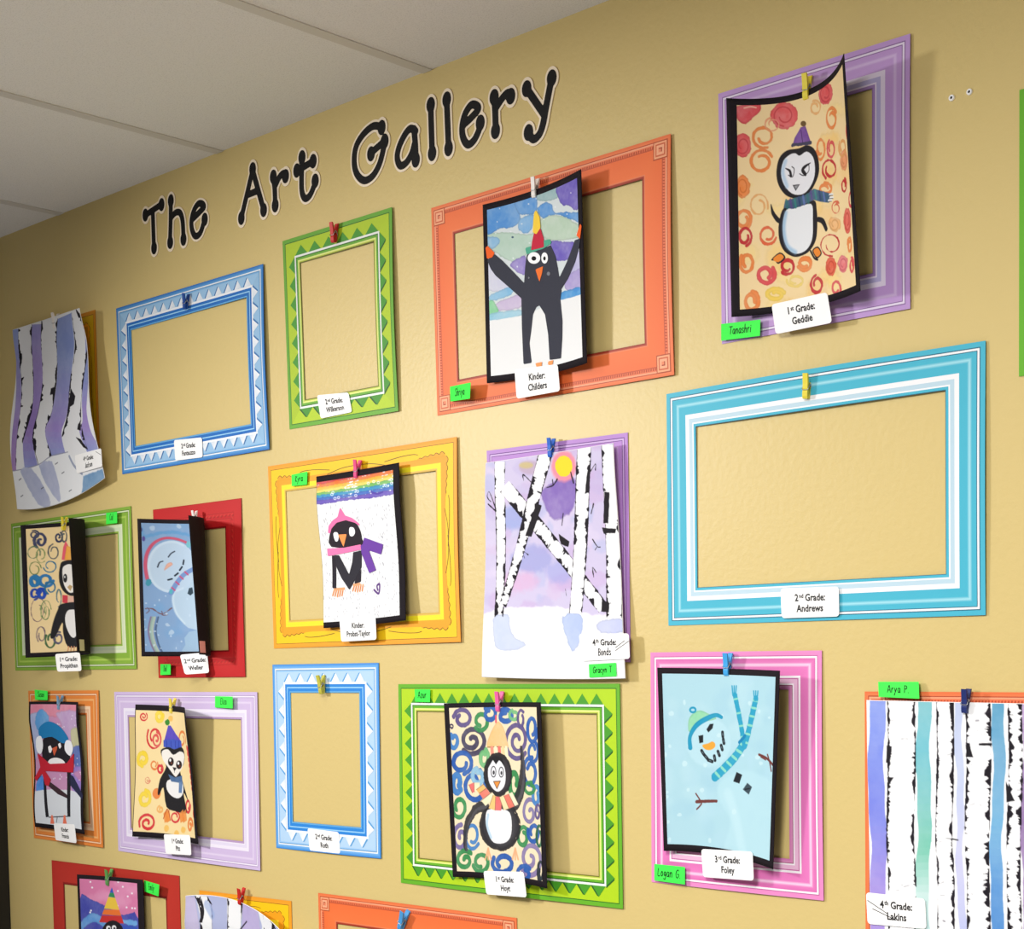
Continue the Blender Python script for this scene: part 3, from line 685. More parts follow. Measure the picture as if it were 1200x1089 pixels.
# --- paper penguin with raised wings (orange frame)
def art_raised_wings():
    sh = Sheet((565.7, 240, .018), (681, 198.3), (688, 425.5, .03), (570.7, 449.3, .012), (627, 222.5, .013), (633, 440.5, .013), HALF, name='A4')
    r = artwork('penguin_collage', sh, 'collage of a black paper penguin with both wings raised against a blue and purple sky')
    sh.board('mat_board', M_MATBD, r)
    c = Canvas(sh, (.04, .035, .955, .962), (222, 230, 232), .0008, seed=8)
    Zc, Zd = (555, 190, 7.26), (555, 310, 6.807)
    B, PU, G = (78, 146, 222), (104, 86, 190), (186, 214, 196)
    c.z = Zc
    for pts, col in (([(110, 620), (300, 600), (500, 610), (600, 480), (900, 520), (900, 640), (660, 660), (500, 740), (440, 800), (330, 850), (220, 790), (110, 720)], G),
                     ([(540, 240), (720, 180), (715, 310), (560, 330)], (150, 186, 190)), ([(560, 500), (700, 450), (890, 530), (890, 640), (620, 660)], (190, 214, 190)),
                     ([(110, 380), (230, 350), (360, 340), (400, 440), (390, 520), (330, 560), (240, 560), (180, 590), (120, 600)], B),
                     ([(350, 345), (440, 290), (530, 260), (540, 420), (440, 450), (380, 440)], B), ([(400, 480), (520, 450), (500, 560), (450, 610), (380, 570)], (110, 172, 230)),
                     ([(545, 400), (610, 345), (670, 360), (690, 420), (780, 430), (905, 430), (905, 520), (840, 490), (740, 450), (640, 460), (590, 480)], B),
                     ([(712, 170), (900, 85), (900, 380), (850, 405), (820, 370), (740, 345)], PU), ([(660, 670), (760, 675), (865, 690), (840, 790), (790, 835), (700, 830), (670, 760)], PU),
                     ([(320, 860), (440, 800), (445, 930), (420, 960), (350, 920)], (140, 120, 204)), ([(110, 650), (200, 640), (220, 690), (150, 740)], (140, 190, 232)), ([(110, 880), (180, 900), (300, 1000), (330, 1089), (120, 1089)], (214, 214, 236)), ([(860, 800), (925, 770), (925, 1000), (800, 1060)], (190, 186, 226))):
        c.poly(pts, col, wash=.42, wob=1.2, sm=4, a=.92)
    for i in range(22): c.ell(c.r.uniform(120, 900), c.r.uniform(150, 900), c.r.uniform(4, 9), c.r.uniform(4, 9), (246, 248, 252), a=.8)
    c.ell(335, 640, 10, 8, (50, 80, 110))
    c.z = Zd
    for pts, col in (([(740, 110), (870, 30), (870, 190), (800, 210), (740, 200)], (176, 160, 216)), ([(700, 230), (780, 200), (870, 180), (870, 240), (700, 285)], (70, 150, 220)),
                     ([(125, 250), (230, 200), (320, 180), (300, 240), (150, 295)], (130, 190, 230)), ([(170, 320), (270, 270), (385, 245), (388, 340), (210, 372)], (204, 184, 222)), ([(120, 300), (165, 290), (200, 370), (150, 420), (120, 400)], (130, 210, 150)), ([(125, 400), (260, 370), (390, 360), (390, 410), (160, 455)], (150, 206, 230))):
        c.poly(pts, col, wash=.4, wob=1.2, sm=4, a=.9)
    c.poly([(90, 455), (395, 405), (560, 340), (700, 285), (905, 228), (910, 900), (90, 960)], (246, 246, 246), wob=.5)
    r = c.finish('painting', r)
    bod = np.vstack([c.P([(120, 835), (185, 785), (250, 840), (435, 1032), (445, 880), (458, 790), (520, 762), (600, 738), (660, 708), (702, 800), (722, 900), (735, 985), (800, 850), (868, 665), (914, 650), (905, 720), (870, 850), (810, 990), (750, 1085)], Zc),
                     c.P([(708, 200), (697, 280), (714, 450), (712, 590), (702, 750), (612, 762), (600, 560), (575, 400), (530, 328), (505, 340), (478, 400), (465, 520), (450, 630), (468, 785), (403, 797), (390, 500), (386, 272), (240, 142), (180, 90)], Zd), c.P([(150, 910)], Zc)])
    b_ = c.cut('penguin_cutout', None, (56, 57, 68), r, uvpts=bod, label='black paper penguin body with raised wings')
    c.z = Zc
    c.cut('hat_cutout', [(497, 752), (505, 680), (522, 600), (540, 610), (575, 560), (603, 650), (607, 725)], (196, 44, 66), r, off=.0022, label='red part of the pointed hat')
    c.cut('hat_cutout', [(512, 600), (516, 500), (524, 430), (540, 412), (570, 470), (578, 560), (542, 616)], (246, 206, 70), r, off=.0024, label='yellow tip of the pointed hat')
    c.cut('hat_brim', [(445, 732), (495, 718), (560, 742), (606, 668), (655, 658), (672, 690), (640, 712), (600, 738), (520, 765), (458, 788)], (84, 168, 140), r, off=.0020)
    def el(x, y, rx, ry, n=18): return [(x + rx * math.cos(t), y + ry * math.sin(t)) for t in np.linspace(0, 6.283, n, endpoint=False)]
    for (x, y, rx, ry) in ((522, 818, 54, 50), (613, 818, 28, 48)):
        c.cut('eye_cutout', el(x, y, rx, ry), (248, 248, 250), r, off=.0024, label='white eye')
        c.cut('pupil', el(x, y + 4, rx * .38, ry * .38), (26, 24, 26), r, off=.0028)
    c.cut('beak_cutout', [(535, 915), (600, 888), (590, 950), (568, 1022)], (238, 116, 50), r, off=.0024)
    c.cut('wing_tip', [(108, 730), (126, 716), (186, 775), (165, 812), (120, 826)], (242, 100, 40), r, off=.0022)
    c.cut('wing_tip', [(884, 625), (915, 525), (927, 545), (914, 655)], (242, 100, 40), r, off=.0022)
    c.z = Zd
    c.cut('foot_cutout', [(500, 790), (552, 778), (548, 820), (510, 822)], (244, 156, 96), r, off=.0022); c.cut('foot_cutout', [(598, 776), (642, 764), (636, 800), (604, 806)], (244, 156, 96), r, off=.0022)
    for (x, y, q) in ((447, 108, 8), (605, 75, 14)): c.cut('button', el(x, y, q, q * 1.2, 10), (120, 122, 130), r, off=.0022)
art_raised_wings()

# --- paper penguin with pink scarf under a rainbow (yellow frame)
def art_pink_scarf():
    sh = Sheet((370.8, 558.6, .012), (467.6, 542.2), (476.5, 727.2, .02), (380.5, 736.4, .01), (419, 551, .013), (428.5, 732.8, .012), HALF, (.004, 1.1, .4), name='A9')
    r = artwork('penguin_collage', sh, 'collage of a penguin with a pink cap, pink and purple scarf under a rainbow band')
    sh.board('mat_board', M_MATBD, r)
    c = Canvas(sh, (0.005, .04, .93, .962), (250, 250, 250), .0009, seed=4); c.z = (360, 530, 4.738)
    cols = [(214, 60, 60), (240, 120, 60), (250, 190, 60), (246, 226, 100), (120, 190, 100), (60, 150, 200), (70, 110, 200), (110, 90, 190)]
    L0 = [168, 188, 205, 220, 236, 250, 266, 280, 290]; R0 = [78, 100, 120, 134, 152, 172, 192, 212, 240]
    for i, cl in enumerate(cols): c.poly([(40, L0[i] - 4), (270, (L0[i] + R0[i]) / 2 - 2), (500, R0[i] - 5), (500, R0[i + 1] - 5), (270, (L0[i + 1] + R0[i + 1]) / 2), (40, L0[i + 1] + 4)], cl, wash=.35, wob=1.6, sm=3)
    for i in range(26):
        x = c.r.uniform(70, 480); y = 245 - (x - 60) * .14 + c.r.uniform(-40, 30); c.ring(x, y, 7, 6, 4, (246, 246, 255), a=.85) if i % 2 else c.ell(x, y, 4, 4, (255, 255, 255), a=.9)
    c.line([(360, 222), (395, 232), (425, 222)], 9, (90, 70, 170), a=.8)
    for i in range(330):
        x, y = c.r.uniform(60, 515), c.r.uniform(290, 930)
        dx = c.r.uniform(-6, 3); c.line([(x, y), (x - dx, y + c.r.uniform(7, 13))], 3.2, (150, 150, 162), a=.75)
    c.line([(372, 765), (398, 785), (402, 735), (388, 742), (392, 765)], 10, (96, 60, 130)); 
    for (x, y) in ((150, 765), (262, 738)):
        for k in range(5): c.line([(x + k * 12, y), (x - 8 + k * 13, y + 36 - abs(k - 2) * 3)], 11, (244, 170, 120)); c.line([(x + k * 12, y + 6), (x - 8 + k * 13, y + 36)], 3, (190, 90, 40))
    c.line([(150, 762), (205, 758)], 12, (244, 170, 120)); c.line([(258, 738), (290, 732)], 12, (244, 170, 120))
    r = c.finish('painting', r)
    c.cut('hat_cutout', [(120, 448), (125, 410), (148, 380), (176, 360), (190, 308), (216, 352), (255, 366), (292, 396), (298, 412), (270, 392), (220, 378), (170, 392), (140, 425), (132, 452)], (236, 118, 170), r, off=.0020)
    c.cut('penguin_cutout', [(134, 525), (134, 440), (160, 392), (195, 370), (230, 366), (268, 384), (296, 430), (306, 480), (305, 522)], (42, 34, 42), r, off=.0016, sm=3)
    c.cut('wing_cutout', [(152, 572), (176, 572), (232, 680), (250, 612), (256, 556), (304, 545), (302, 640), (236, 766), (190, 700), (162, 640)], (46, 44, 52), r, off=.0018)
    c.cut('body_strip', [(136, 575), (158, 572), (161, 756), (139, 756)], (42, 38, 46), r); c.cut('body_strip', [(270, 690), (300, 650), (299, 720), (262, 732)], (42, 38, 46), r)
    c.cut('eye_cutout', [(150, 450), (172, 446), (178, 470), (172, 494), (158, 492)], (250, 250, 252), r, off=.0020, sm=3); c.cut('eye_cutout', [(240, 420), (262, 420), (270, 445), (258, 466), (240, 462)], (250, 250, 252), r, off=.0020, sm=3)
    c.cut('beak_cutout', [(176, 458), (224, 455), (204, 527)], (244, 150, 84), r, off=.0022)
    c.cut('scarf_cutout', [(112, 535), (210, 530), (300, 512), (301, 541), (210, 560), (114, 577)], (240, 124, 176), r, off=.0022, label='pink scarf')
    c.cut('scarf_cutout', [(299, 520), (312, 510), (320, 474), (424, 512), (412, 568), (344, 545), (384, 655), (346, 672), (305, 565)], (110, 66, 160), r, off=.0024, label='purple scarf end')
art_pink_scarf()

# --- snowman with green hat (pink frame)
def art_snowman():
    sh = Sheet((770.3, 782.6, .014), (913.9, 786.2), (906, 1019, .03), (778, 997.5, .012), (848, 783.8, .013), (845, 1002.5, .013), HALF, name='A16')
    r = artwork('snowman_painting', sh, 'painting of a pale blue snowman with a green and blue hat and raised striped scarf')
    sh.board('mat_board', M_MATBD, r)
    c = Canvas(sh, (.035, .032, .965, .962), (176, 216, 228), .0008, seed=3); c.z = (760, 760, 3.629)
    for i in range(60): c.ell(c.r.uniform(60, 540), c.r.uniform(110, 880), c.r.uniform(14, 60), c.r.uniform(14, 60), [(168, 210, 226), (186, 222, 232), (180, 218, 232)][i % 3], a=.5, soft=.01, wob=2)
    c.poly([(300, 575), (400, 520), (480, 540), (530, 600), (560, 900), (330, 900), (350, 740), (310, 660)], (186, 224, 234), soft=.006, sm=4, a=.7)
    c.line([(340, 620), (372, 720), (400, 860)], 40, (200, 232, 240), a=.5, soft=.008)
    c.ell(258, 400, 95, 105, (188, 224, 235), soft=.004, a=.8)
    for i in range(24): c.ell(c.r.uniform(70, 520), c.r.uniform(120, 860), c.r.uniform(5, 11), c.r.uniform(5, 11), (206, 234, 240), a=.7, wob=1)
    c.poly([(172, 352), (172, 305), (192, 275), (222, 264), (256, 278), (290, 300), (220, 318), (188, 350)], (146, 214, 170), wash=.3, sm=3)
    c.line([(179, 422), (178, 375), (205, 328), (250, 298), (288, 284), (312, 293)], 20, (26, 150, 190), wash=.15, taper=[1, .8, 1, 1, .8, .7]); c.ring(190, 262, 12, 10, 8, (26, 150, 190), 0, 360)
    T, G = (40, 160, 196), (142, 216, 196)
    for pts, w in (([(285, 547), (330, 505), (375, 455), (408, 405)], 34), ([(410, 415), (428, 350), (445, 275), (458, 215)], 26), ([(405, 395), (392, 310), (370, 200)], 22)):
        c.line(pts, w, T, wash=.1, wob=.6)
        A = smooth_line(pts, 10)
        for i in range(3, len(A) - 2, 5):
            d = A[i + 1] - A[i - 1]; d = d / np.hypot(*d); n = np.array([-d[1], d[0]]) * w * .32; c.line([tuple(A[i] - n), tuple(A[i] + n)], w * .32, G)
    for (x, y) in ((458, 200), (366, 178)):
        for k in (-9, 0, 9): c.line([(x + k * .6, y + 22), (x + k, y - 18)], 6, T)
    c.line([(388, 400), (412, 372)], 12, (20, 130, 180))
    c.poly([(248, 345), (262, 322), (278, 320), (274, 340), (256, 358)], (26, 30, 36)); c.poly([(214, 372), (234, 368), (234, 400), (218, 404)], (26, 30, 36))
    c.poly([(230, 412), (256, 404), (272, 396), (284, 404), (284, 420), (266, 432), (244, 430)], (238, 166, 60), sm=3)
    for (x, y, a) in ((232, 443, 60), (246, 462, 50), (264, 478, 20), (283, 467, 80), (300, 447, 70), (313, 422, 75), (321, 395, 80), (317, 366, 85)):
        ca, sa = math.cos(math.radians(a)), math.sin(math.radians(a)); c.line([(x - 9 * ca, y - 9 * sa), (x + 9 * ca, y + 9 * sa)], 13, (30, 34, 42)); c.line([(x - 4 * ca, y - 4 * sa), (x + 4 * ca, y + 4 * sa)], 3, (110, 130, 140))
    c.poly([(362, 566), (376, 526), (400, 538), (388, 575)], (28, 32, 38)); c.poly([(403, 600), (422, 572), (442, 590), (428, 622)], (60, 76, 86)); c.line([(412, 600), (432, 596)], 4, (20, 24, 30))
    BR = (112, 56, 52)
    c.line([(206, 652), (250, 650), (290, 650)], 11, BR, wob=.5); c.line([(203, 618), (222, 648), (226, 662), (207, 684)], 6, BR)
    c.line([(472, 452), (505, 468), (530, 495)], 9, BR); c.line([(508, 452), (516, 480), (524, 522)], 6, BR); c.line([(480, 462), (500, 474)], 5, BR)
    c.finish('painting', r)
art_snowman()

# --- penguin on blue, green and purple swirls (green triangle frame)
def art_blue_swirls():
    sh = Sheet((520.3, 824.6), (633.7, 823.2), (641.3, 1041.6, .03), (530.8, 1028, .012), (579, 823.3, .013), (586, 1031.5, .013), HALF, name='A15')
    r = artwork('penguin_painting', sh, 'painting of a black penguin in a peach hat on blue, green and purple swirls')
    sh.board('mat_board', M_MATBD, r)
    c = Canvas(sh, (.05, .027, .955, .966), (244, 226, 190), .0008, seed=6); c.z = (510, 800, 4.188)
    P_, P2, B, B2, G, G2 = (84, 70, 128), (62, 56, 84), (32, 84, 172), (60, 124, 196), (44, 134, 70), (110, 186, 120)
    for (x, y, rx, ry, w, cl, t) in ((135, 178, 44, 44, 20, P_, 1.1), (182, 285, 62, 66, 22, P2, 1.7), (225, 190, 36, 44, 20, G, 1.1), (268, 155, 32, 36, 20, B, 1.1), (345, 165, 36, 32, 22, B, 1.1), (390, 160, 24, 26, 16, G2, 1), (405, 285, 56, 88, 20, P_, 1.8), (424, 180, 18, 44, 14, P_, 1),
                               (478, 225, 26, 66, 18, B, 1.2), (480, 340, 26, 56, 16, B, 1.1), (470, 440, 34, 72, 20, B, 1.2), (130, 395, 50, 56, 22, B, 1.2), (190, 500, 56, 84, 22, B, 1.3), (95, 285, 22, 40, 20, B2, 1), (110, 490, 24, 50, 26, B2, 1), (120, 610, 34, 52, 20, G, 1.1),
                               (128, 760, 34, 62, 20, (112, 98, 156), 1.3), (185, 752, 36, 64, 16, B2, 1.2), (150, 872, 40, 46, 20, G, 1.3), (225, 882, 40, 46, 20, G, 1.2), (335, 886, 52, 48, 22, B, 1.2), (468, 865, 54, 82, 20, (132, 116, 166), 1.6), (434, 760, 28, 50, 20, G, 1.1), (485, 735, 28, 48, 18, B, 1.1),
                               (468, 640, 36, 66, 18, (120, 108, 160), 1.3), (514, 760, 16, 56, 14, (30, 90, 60), 1.1), (520, 930, 14, 54, 14, (30, 40, 50), 1.2), (440, 940, 36, 40, 18, B, 1.1), (390, 490, 26, 66, 24, G, 1), (240, 370, 22, 44, 22, G2, 1), (498, 560, 18, 50, 20, B2, 1), (80, 215, 10, 10, 6, P2, 1), (470, 520, 30, 30, 16, G, 1), (505, 640, 14, 40, 12, P_, 1), (215, 460, 30, 40, 24, (140, 190, 220), 1)):
        c.swirl(x, y, rx, ry, w, cl, t, wash=.22, wob=.6, a=.95)
    c.line([(300, 165), (300, 195)], 10, (230, 90, 110))
    c.poly([(256, 318), (268, 262), (292, 212), (312, 192), (338, 224), (356, 290), (358, 320), (306, 316)], (246, 196, 130), wash=.3, sm=3); c.line([(258, 318), (310, 316), (358, 320)], 3, (110, 80, 50))
    for i, x in enumerate((280, 298, 316, 334, 350)): c.line([(x, 322), (x + 3, 356)], 18, [(240, 150, 130), (248, 236, 200), (236, 120, 110), (244, 216, 160), (248, 236, 200)][i])
    c.ell(312, 452, 62, 95, (40, 38, 42), wob=1)
    for i in range(4): c.ring(312 + i * 2 - 3, 452 + i, 62 - 6 * i, 96 - 9 * i, 20, (36 + 8 * i, 34 + 7 * i, 36 + 8 * i), i * 70, i * 70 + 350, wob=1.2, a=.92)
    c.poly([(262, 420), (280, 385), (300, 378), (320, 385), (340, 410), (348, 460), (340, 510), (312, 536), (284, 520), (264, 480)], (240, 240, 244), sm=3)
    c.poly([(262, 420), (285, 380), (300, 402), (318, 378), (344, 418), (330, 370), (296, 360), (268, 372)], (32, 30, 34))
    for (x, y, rx, ry) in ((288, 438, 12, 26), (326, 440, 11, 24)): c.ring(x, y, rx, ry, 4, (40, 40, 46), 0, 360); c.ell(x + 1, y + 4, rx * .45, ry * .4, (60, 60, 66))
    c.poly([(288, 486), (322, 484), (305, 522)], (236, 150, 70)); c.line([(288, 486), (322, 484), (305, 522), (288, 486)], 3, (70, 50, 40), sm=0)
    for (pts, w) in (([(250, 606), (200, 622), (160, 690), (148, 780), (152, 818)], 40), ([(395, 600), (425, 520), (432, 420), (424, 320)], 46)):
        c.line(pts, w, (44, 42, 46), a=.9, wob=1.4, taper=[1, 1, .9, .6, .35]); c.line([(x + 6, y + 4) for x, y in pts], w * .3, (96, 94, 102), a=.6, wob=1.5)
    c.ell(324, 706, 92, 108, (44, 42, 46), wob=1.5)
    for i in range(5): c.ring(322 + i, 706, 96 - 9 * i, 112 - 8 * i, 15, (36 + 9 * i, 34 + 9 * i, 38 + 9 * i), i * 50, i * 50 + 350, wob=1.4, a=.9)
    c.poly([(252, 640), (270, 622), (330, 622), (368, 640), (378, 700), (370, 760), (340, 788), (290, 786), (264, 745), (250, 690)], (248, 248, 250), sm=3); c.line([(262, 650), (256, 700), (276, 760)], 14, (170, 206, 230), a=.7, soft=.002)
    sc = [(236, 112, 110), (248, 236, 196), (244, 190, 110), (240, 130, 110), (248, 236, 196), (244, 200, 120), (236, 112, 110), (248, 226, 170), (238, 120, 100), (248, 236, 200)]
    A = smooth_line([(175, 522), (215, 510), (245, 545), (275, 585), (320, 596), (365, 582), (395, 568)], 6)
    for i in range(10):
        j = int(i / 10 * (len(A) - 1)); k2 = min(j + 4, len(A) - 1); d = A[k2] - A[j]; n = np.array([-d[1], d[0]]) / np.hypot(*d) * (22 if i < 4 else 34)
        c.poly([tuple(A[j] - n), tuple(A[k2] - n), tuple(A[k2] + n), tuple(A[j] + n)], sc[i], wash=.15); c.line([tuple(A[j] - n), tuple(A[j] + n)], 2.5, (120, 80, 60), a=.7)
    for x in (262, 395):
        for k in (-14, 0, 14): c.line([(x, 815), (x + k, 868)], 9, (240, 176, 130), a=.9)
    c.finish('painting', r)
art_blue_swirls()

# --- small penguin with pointed purple hat (lilac frame)
def art_purple_hat():
    sh = Sheet((158.8, 825.7, .022), (216.4, 829.6), (233.3, 989.5, .025), (156.2, 980.4, .012), (199, 827.3, .013), (198.5, 983.5, .013), HALF, (.003, .9, 2), name='A13')
    r = artwork('penguin_painting', sh, 'painting of a small penguin with a tall purple hat and blue scarf among dotted circles')
    sh.board('mat_board', M_MATBD, r)
    c = Canvas(sh, (.01, .042, .955, .96), (248, 222, 164), .0011, seed=9); c.z = (140, 800, 4.95)
    R, O, Y = (220, 50, 56), (238, 130, 60), (248, 214, 60)
    for (x, y, rx, ry, w, cl, t) in ((143, 197, 22, 24, 7, R, 1.6), (205, 318, 44, 68, 9, R, 1.2), (215, 330, 26, 44, 12, (226, 84, 80), 1.5), (200, 478, 22, 28, 9, O, 1.2), (235, 500, 16, 26, 12, R, 1.2), (162, 566, 16, 20, 5, (224, 110, 90), 1.6), (165, 815, 46, 48, 14, R, 1.6), (365, 330, 20, 46, 9, O, 1.2), (415, 830, 14, 40, 12, O, 1.3), (400, 715, 14, 40, 10, R, 1.2), (325, 780, 26, 34, 9, R, 1.2), (240, 735, 18, 20, 9, (246, 180, 100), 1.3), (442, 755, 10, 34, 10, R, 1)): c.swirl(x, y, rx, ry, w, cl, t, wash=.15, wob=.6)
    for (x, y, q) in ((135, 445, 30), (145, 672, 34), (235, 195, 22)): c.swirl(x, y, q, q * 1.35, 22, Y, 1.1, wash=.2, wob=1); c.ell(x, y, 8, 10, (252, 230, 130))
    for (x, y) in ((375, 855), (278, 845), (335, 875), (300, 210)): c.ell(x, y, 14, 18, (246, 190, 90), a=.8, wob=1)
    c.ell(215, 645, 24, 32, O, wash=.2, wob=1)
    for y in range(380, 640, 34): c.line([(392 + (y - 380) * .12, y), (402 + (y - 380) * .12, y + 20)], 14, (222, 60, 66), a=.85, wob=1)
    c.poly([(258, 345), (285, 250), (300, 250), (330, 300), (358, 340), (362, 372), (262, 368)], (86, 70, 190), wash=.12); c.poly([(256, 335), (310, 328), (360, 340), (362, 378), (318, 388), (256, 374)], (60, 84, 190), wash=.15)
    for x in (275, 300, 325, 345): c.line([(x, 340), (x, 375)], 4, (40, 50, 150))
    c.ell(281, 232, 14, 18, (60, 140, 50), wob=1)
    c.poly([(240, 392), (285, 375), (318, 388), (362, 376), (378, 420), (370, 480), (350, 510), (392, 660), (400, 690), (372, 640), (392, 745), (380, 760), (330, 748), (275, 722), (255, 610), (232, 652), (222, 640), (235, 560), (270, 490), (250, 440)], (28, 26, 30), sm=3)
    c.poly([(246, 400), (282, 388), (312, 420), (350, 400), (376, 418), (368, 480), (335, 540), (318, 542), (280, 490), (252, 450)], (246, 240, 232), sm=3)
    for (x, y) in ((298, 460), (345, 478)): c.ell(x, y, 17, 25, (40, 26, 26)); c.ell(x - 4, y - 9, 6, 9, (250, 250, 250)); c.ell(x + 4, y + 8, 5, 6, (120, 60, 40))
    c.poly([(308, 492), (332, 496), (318, 515)], (30, 26, 30)); c.line([(318, 500), (318, 522)], 3, K)
    c.poly([(278, 570), (330, 560), (365, 580), (370, 640), (345, 672), (305, 660), (275, 620)], (242, 240, 238), sm=3)
    c.poly([(282, 532), (322, 552), (362, 540), (365, 575), (345, 582), (300, 575)], (70, 104, 150), wash=.15); c.poly([(345, 575), (366, 575), (362, 642), (344, 640)], (90, 124, 170), wash=.2)
    for x in (258, 270, 350, 365): c.poly([(x, 760), (x + 22, 735), (x + 30, 800), (x + 8, 815)], (240, 140, 60), a=.9, wash=.2)
    c.line([(258, 790), (280, 735), (300, 800)], 4, (180, 60, 30))
    c.finish('painting', r)
art_purple_hat()

# --- penguin with blue hat and red scarf (orange striped frame)
def art_red_scarf():
    sh = Sheet((34.2, 822.4, .012), (91.5, 823, .018), (100.3, 978, .022), (42.6, 969.1, .01), (66.5, 822.3, .013), (71.5, 973, .012), HALF, (.006, 1.2, 1.2), name='A12')
    r = artwork('penguin_collage', sh, 'collage of a penguin with blue hat, white ear muffs and red scarf')
    sh.board('mat_board', M_MATBD, r)
    c = Canvas(sh, (.03, .022, .955, .965), (206, 150, 190), .0012, seed=12); c.z = (25, 800, 5.44)
    for pts, col in (([(60, 140), (370, 140), (375, 230), (60, 200)], (226, 132, 158)), ([(230, 190), (380, 200), (380, 420), (300, 400), (260, 260)], (196, 160, 206)), ([(60, 230), (120, 200), (150, 300), (110, 420), (70, 500)], (170, 180, 220)), ([(100, 230), (120, 180), (150, 175), (185, 220), (170, 280), (110, 300)], (96, 160, 220)),
                     ([(320, 300), (385, 300), (385, 400), (330, 420)], (200, 196, 150)), ([(320, 420), (395, 420), (400, 560), (350, 560)], (90, 110, 180)), ([(310, 560), (400, 550), (400, 720), (330, 690)], (150, 120, 200)), ([(100, 620), (145, 600), (150, 700), (100, 700)], (60, 130, 220)), ([(330, 580), (400, 560), (395, 640)], (196, 130, 180))): c.poly(pts, col, wash=.3, wob=2, sm=4, soft=.003)
    for i in range(40): c.ell(c.r.uniform(200, 390), c.r.uniform(180, 640), 3.5, 3.5, (246, 246, 252), a=.85)
    c.poly([(90, 690), (200, 680), (330, 690), (420, 740), (420, 970), (90, 940)], (224, 228, 234), wob=1)
    c.line([(185, 858), (320, 852)], 4, K); c.line([(238, 858), (232, 890)], 4, K)
    for x in (203, 282): c.poly([(x - 10, 900), (x - 3, 845), (x + 6, 845), (x + 16, 900)], (238, 120, 90))
    r = c.finish('painting', r)
    c.cut('wing_cutout', [(308, 585), (330, 600), (398, 720), (396, 748), (300, 640)], (40, 42, 70), r); c.cut('wing_cutout', [(178, 630), (296, 715), (300, 738), (240, 712), (176, 660)], (60, 40, 46), r, off=.0022)
    c.cut('body_strip', [(136, 575), (152, 590), (186, 855), (168, 858)], (30, 28, 34), r); c.cut('body_strip', [(290, 565), (312, 565), (322, 852), (304, 852)], (30, 28, 34), r)
    c.cut('penguin_cutout', [(132, 400), (150, 350), (210, 335), (270, 370), (300, 440), (300, 520), (150, 520), (128, 460)], (34, 30, 36), r, sm=3)
    c.cut('muzzle_cutout', [(172, 520), (180, 490), (222, 480), (262, 495), (272, 520)], (240, 236, 236), r, off=.0020, sm=3)
    c.cut('hat_cutout', [(116, 330), (124, 285), (170, 250), (215, 256), (262, 290), (300, 350), (296, 378), (262, 386), (200, 346), (135, 356)], (30, 120, 176), r, off=.0022, sm=3)
    c.cut('ear_muff', [(100, 352), (130, 342), (138, 400), (122, 455), (98, 440), (92, 400)], (240, 240, 244), r, off=.0024, sm=3); c.cut('ear_muff', [(292, 368), (318, 376), (330, 420), (312, 468), (282, 440), (278, 400)], (240, 240, 244), r, off=.0024, sm=3)
    c.cut('eye_cutout', [(170, 410), (185, 400), (196, 425), (186, 450), (174, 446)], (244, 240, 240), r, off=.0020); c.cut('eye_cutout', [(235, 392), (250, 384), (256, 410), (244, 424)], (244, 240, 240), r, off=.0020)
    c.cut('beak_cutout', [(196, 420), (230, 405), (226, 430), (208, 470)], (206, 92, 60), r, off=.0022)
    c.cut('scarf_cutout', [(98, 450), (180, 520), (290, 515), (335, 450), (330, 575), (150, 565), (190, 620), (180, 660), (158, 655), (132, 580), (100, 628), (84, 610), (118, 540)], (190, 34, 52), r, off=.0026, label='red scarf')
art_red_scarf()

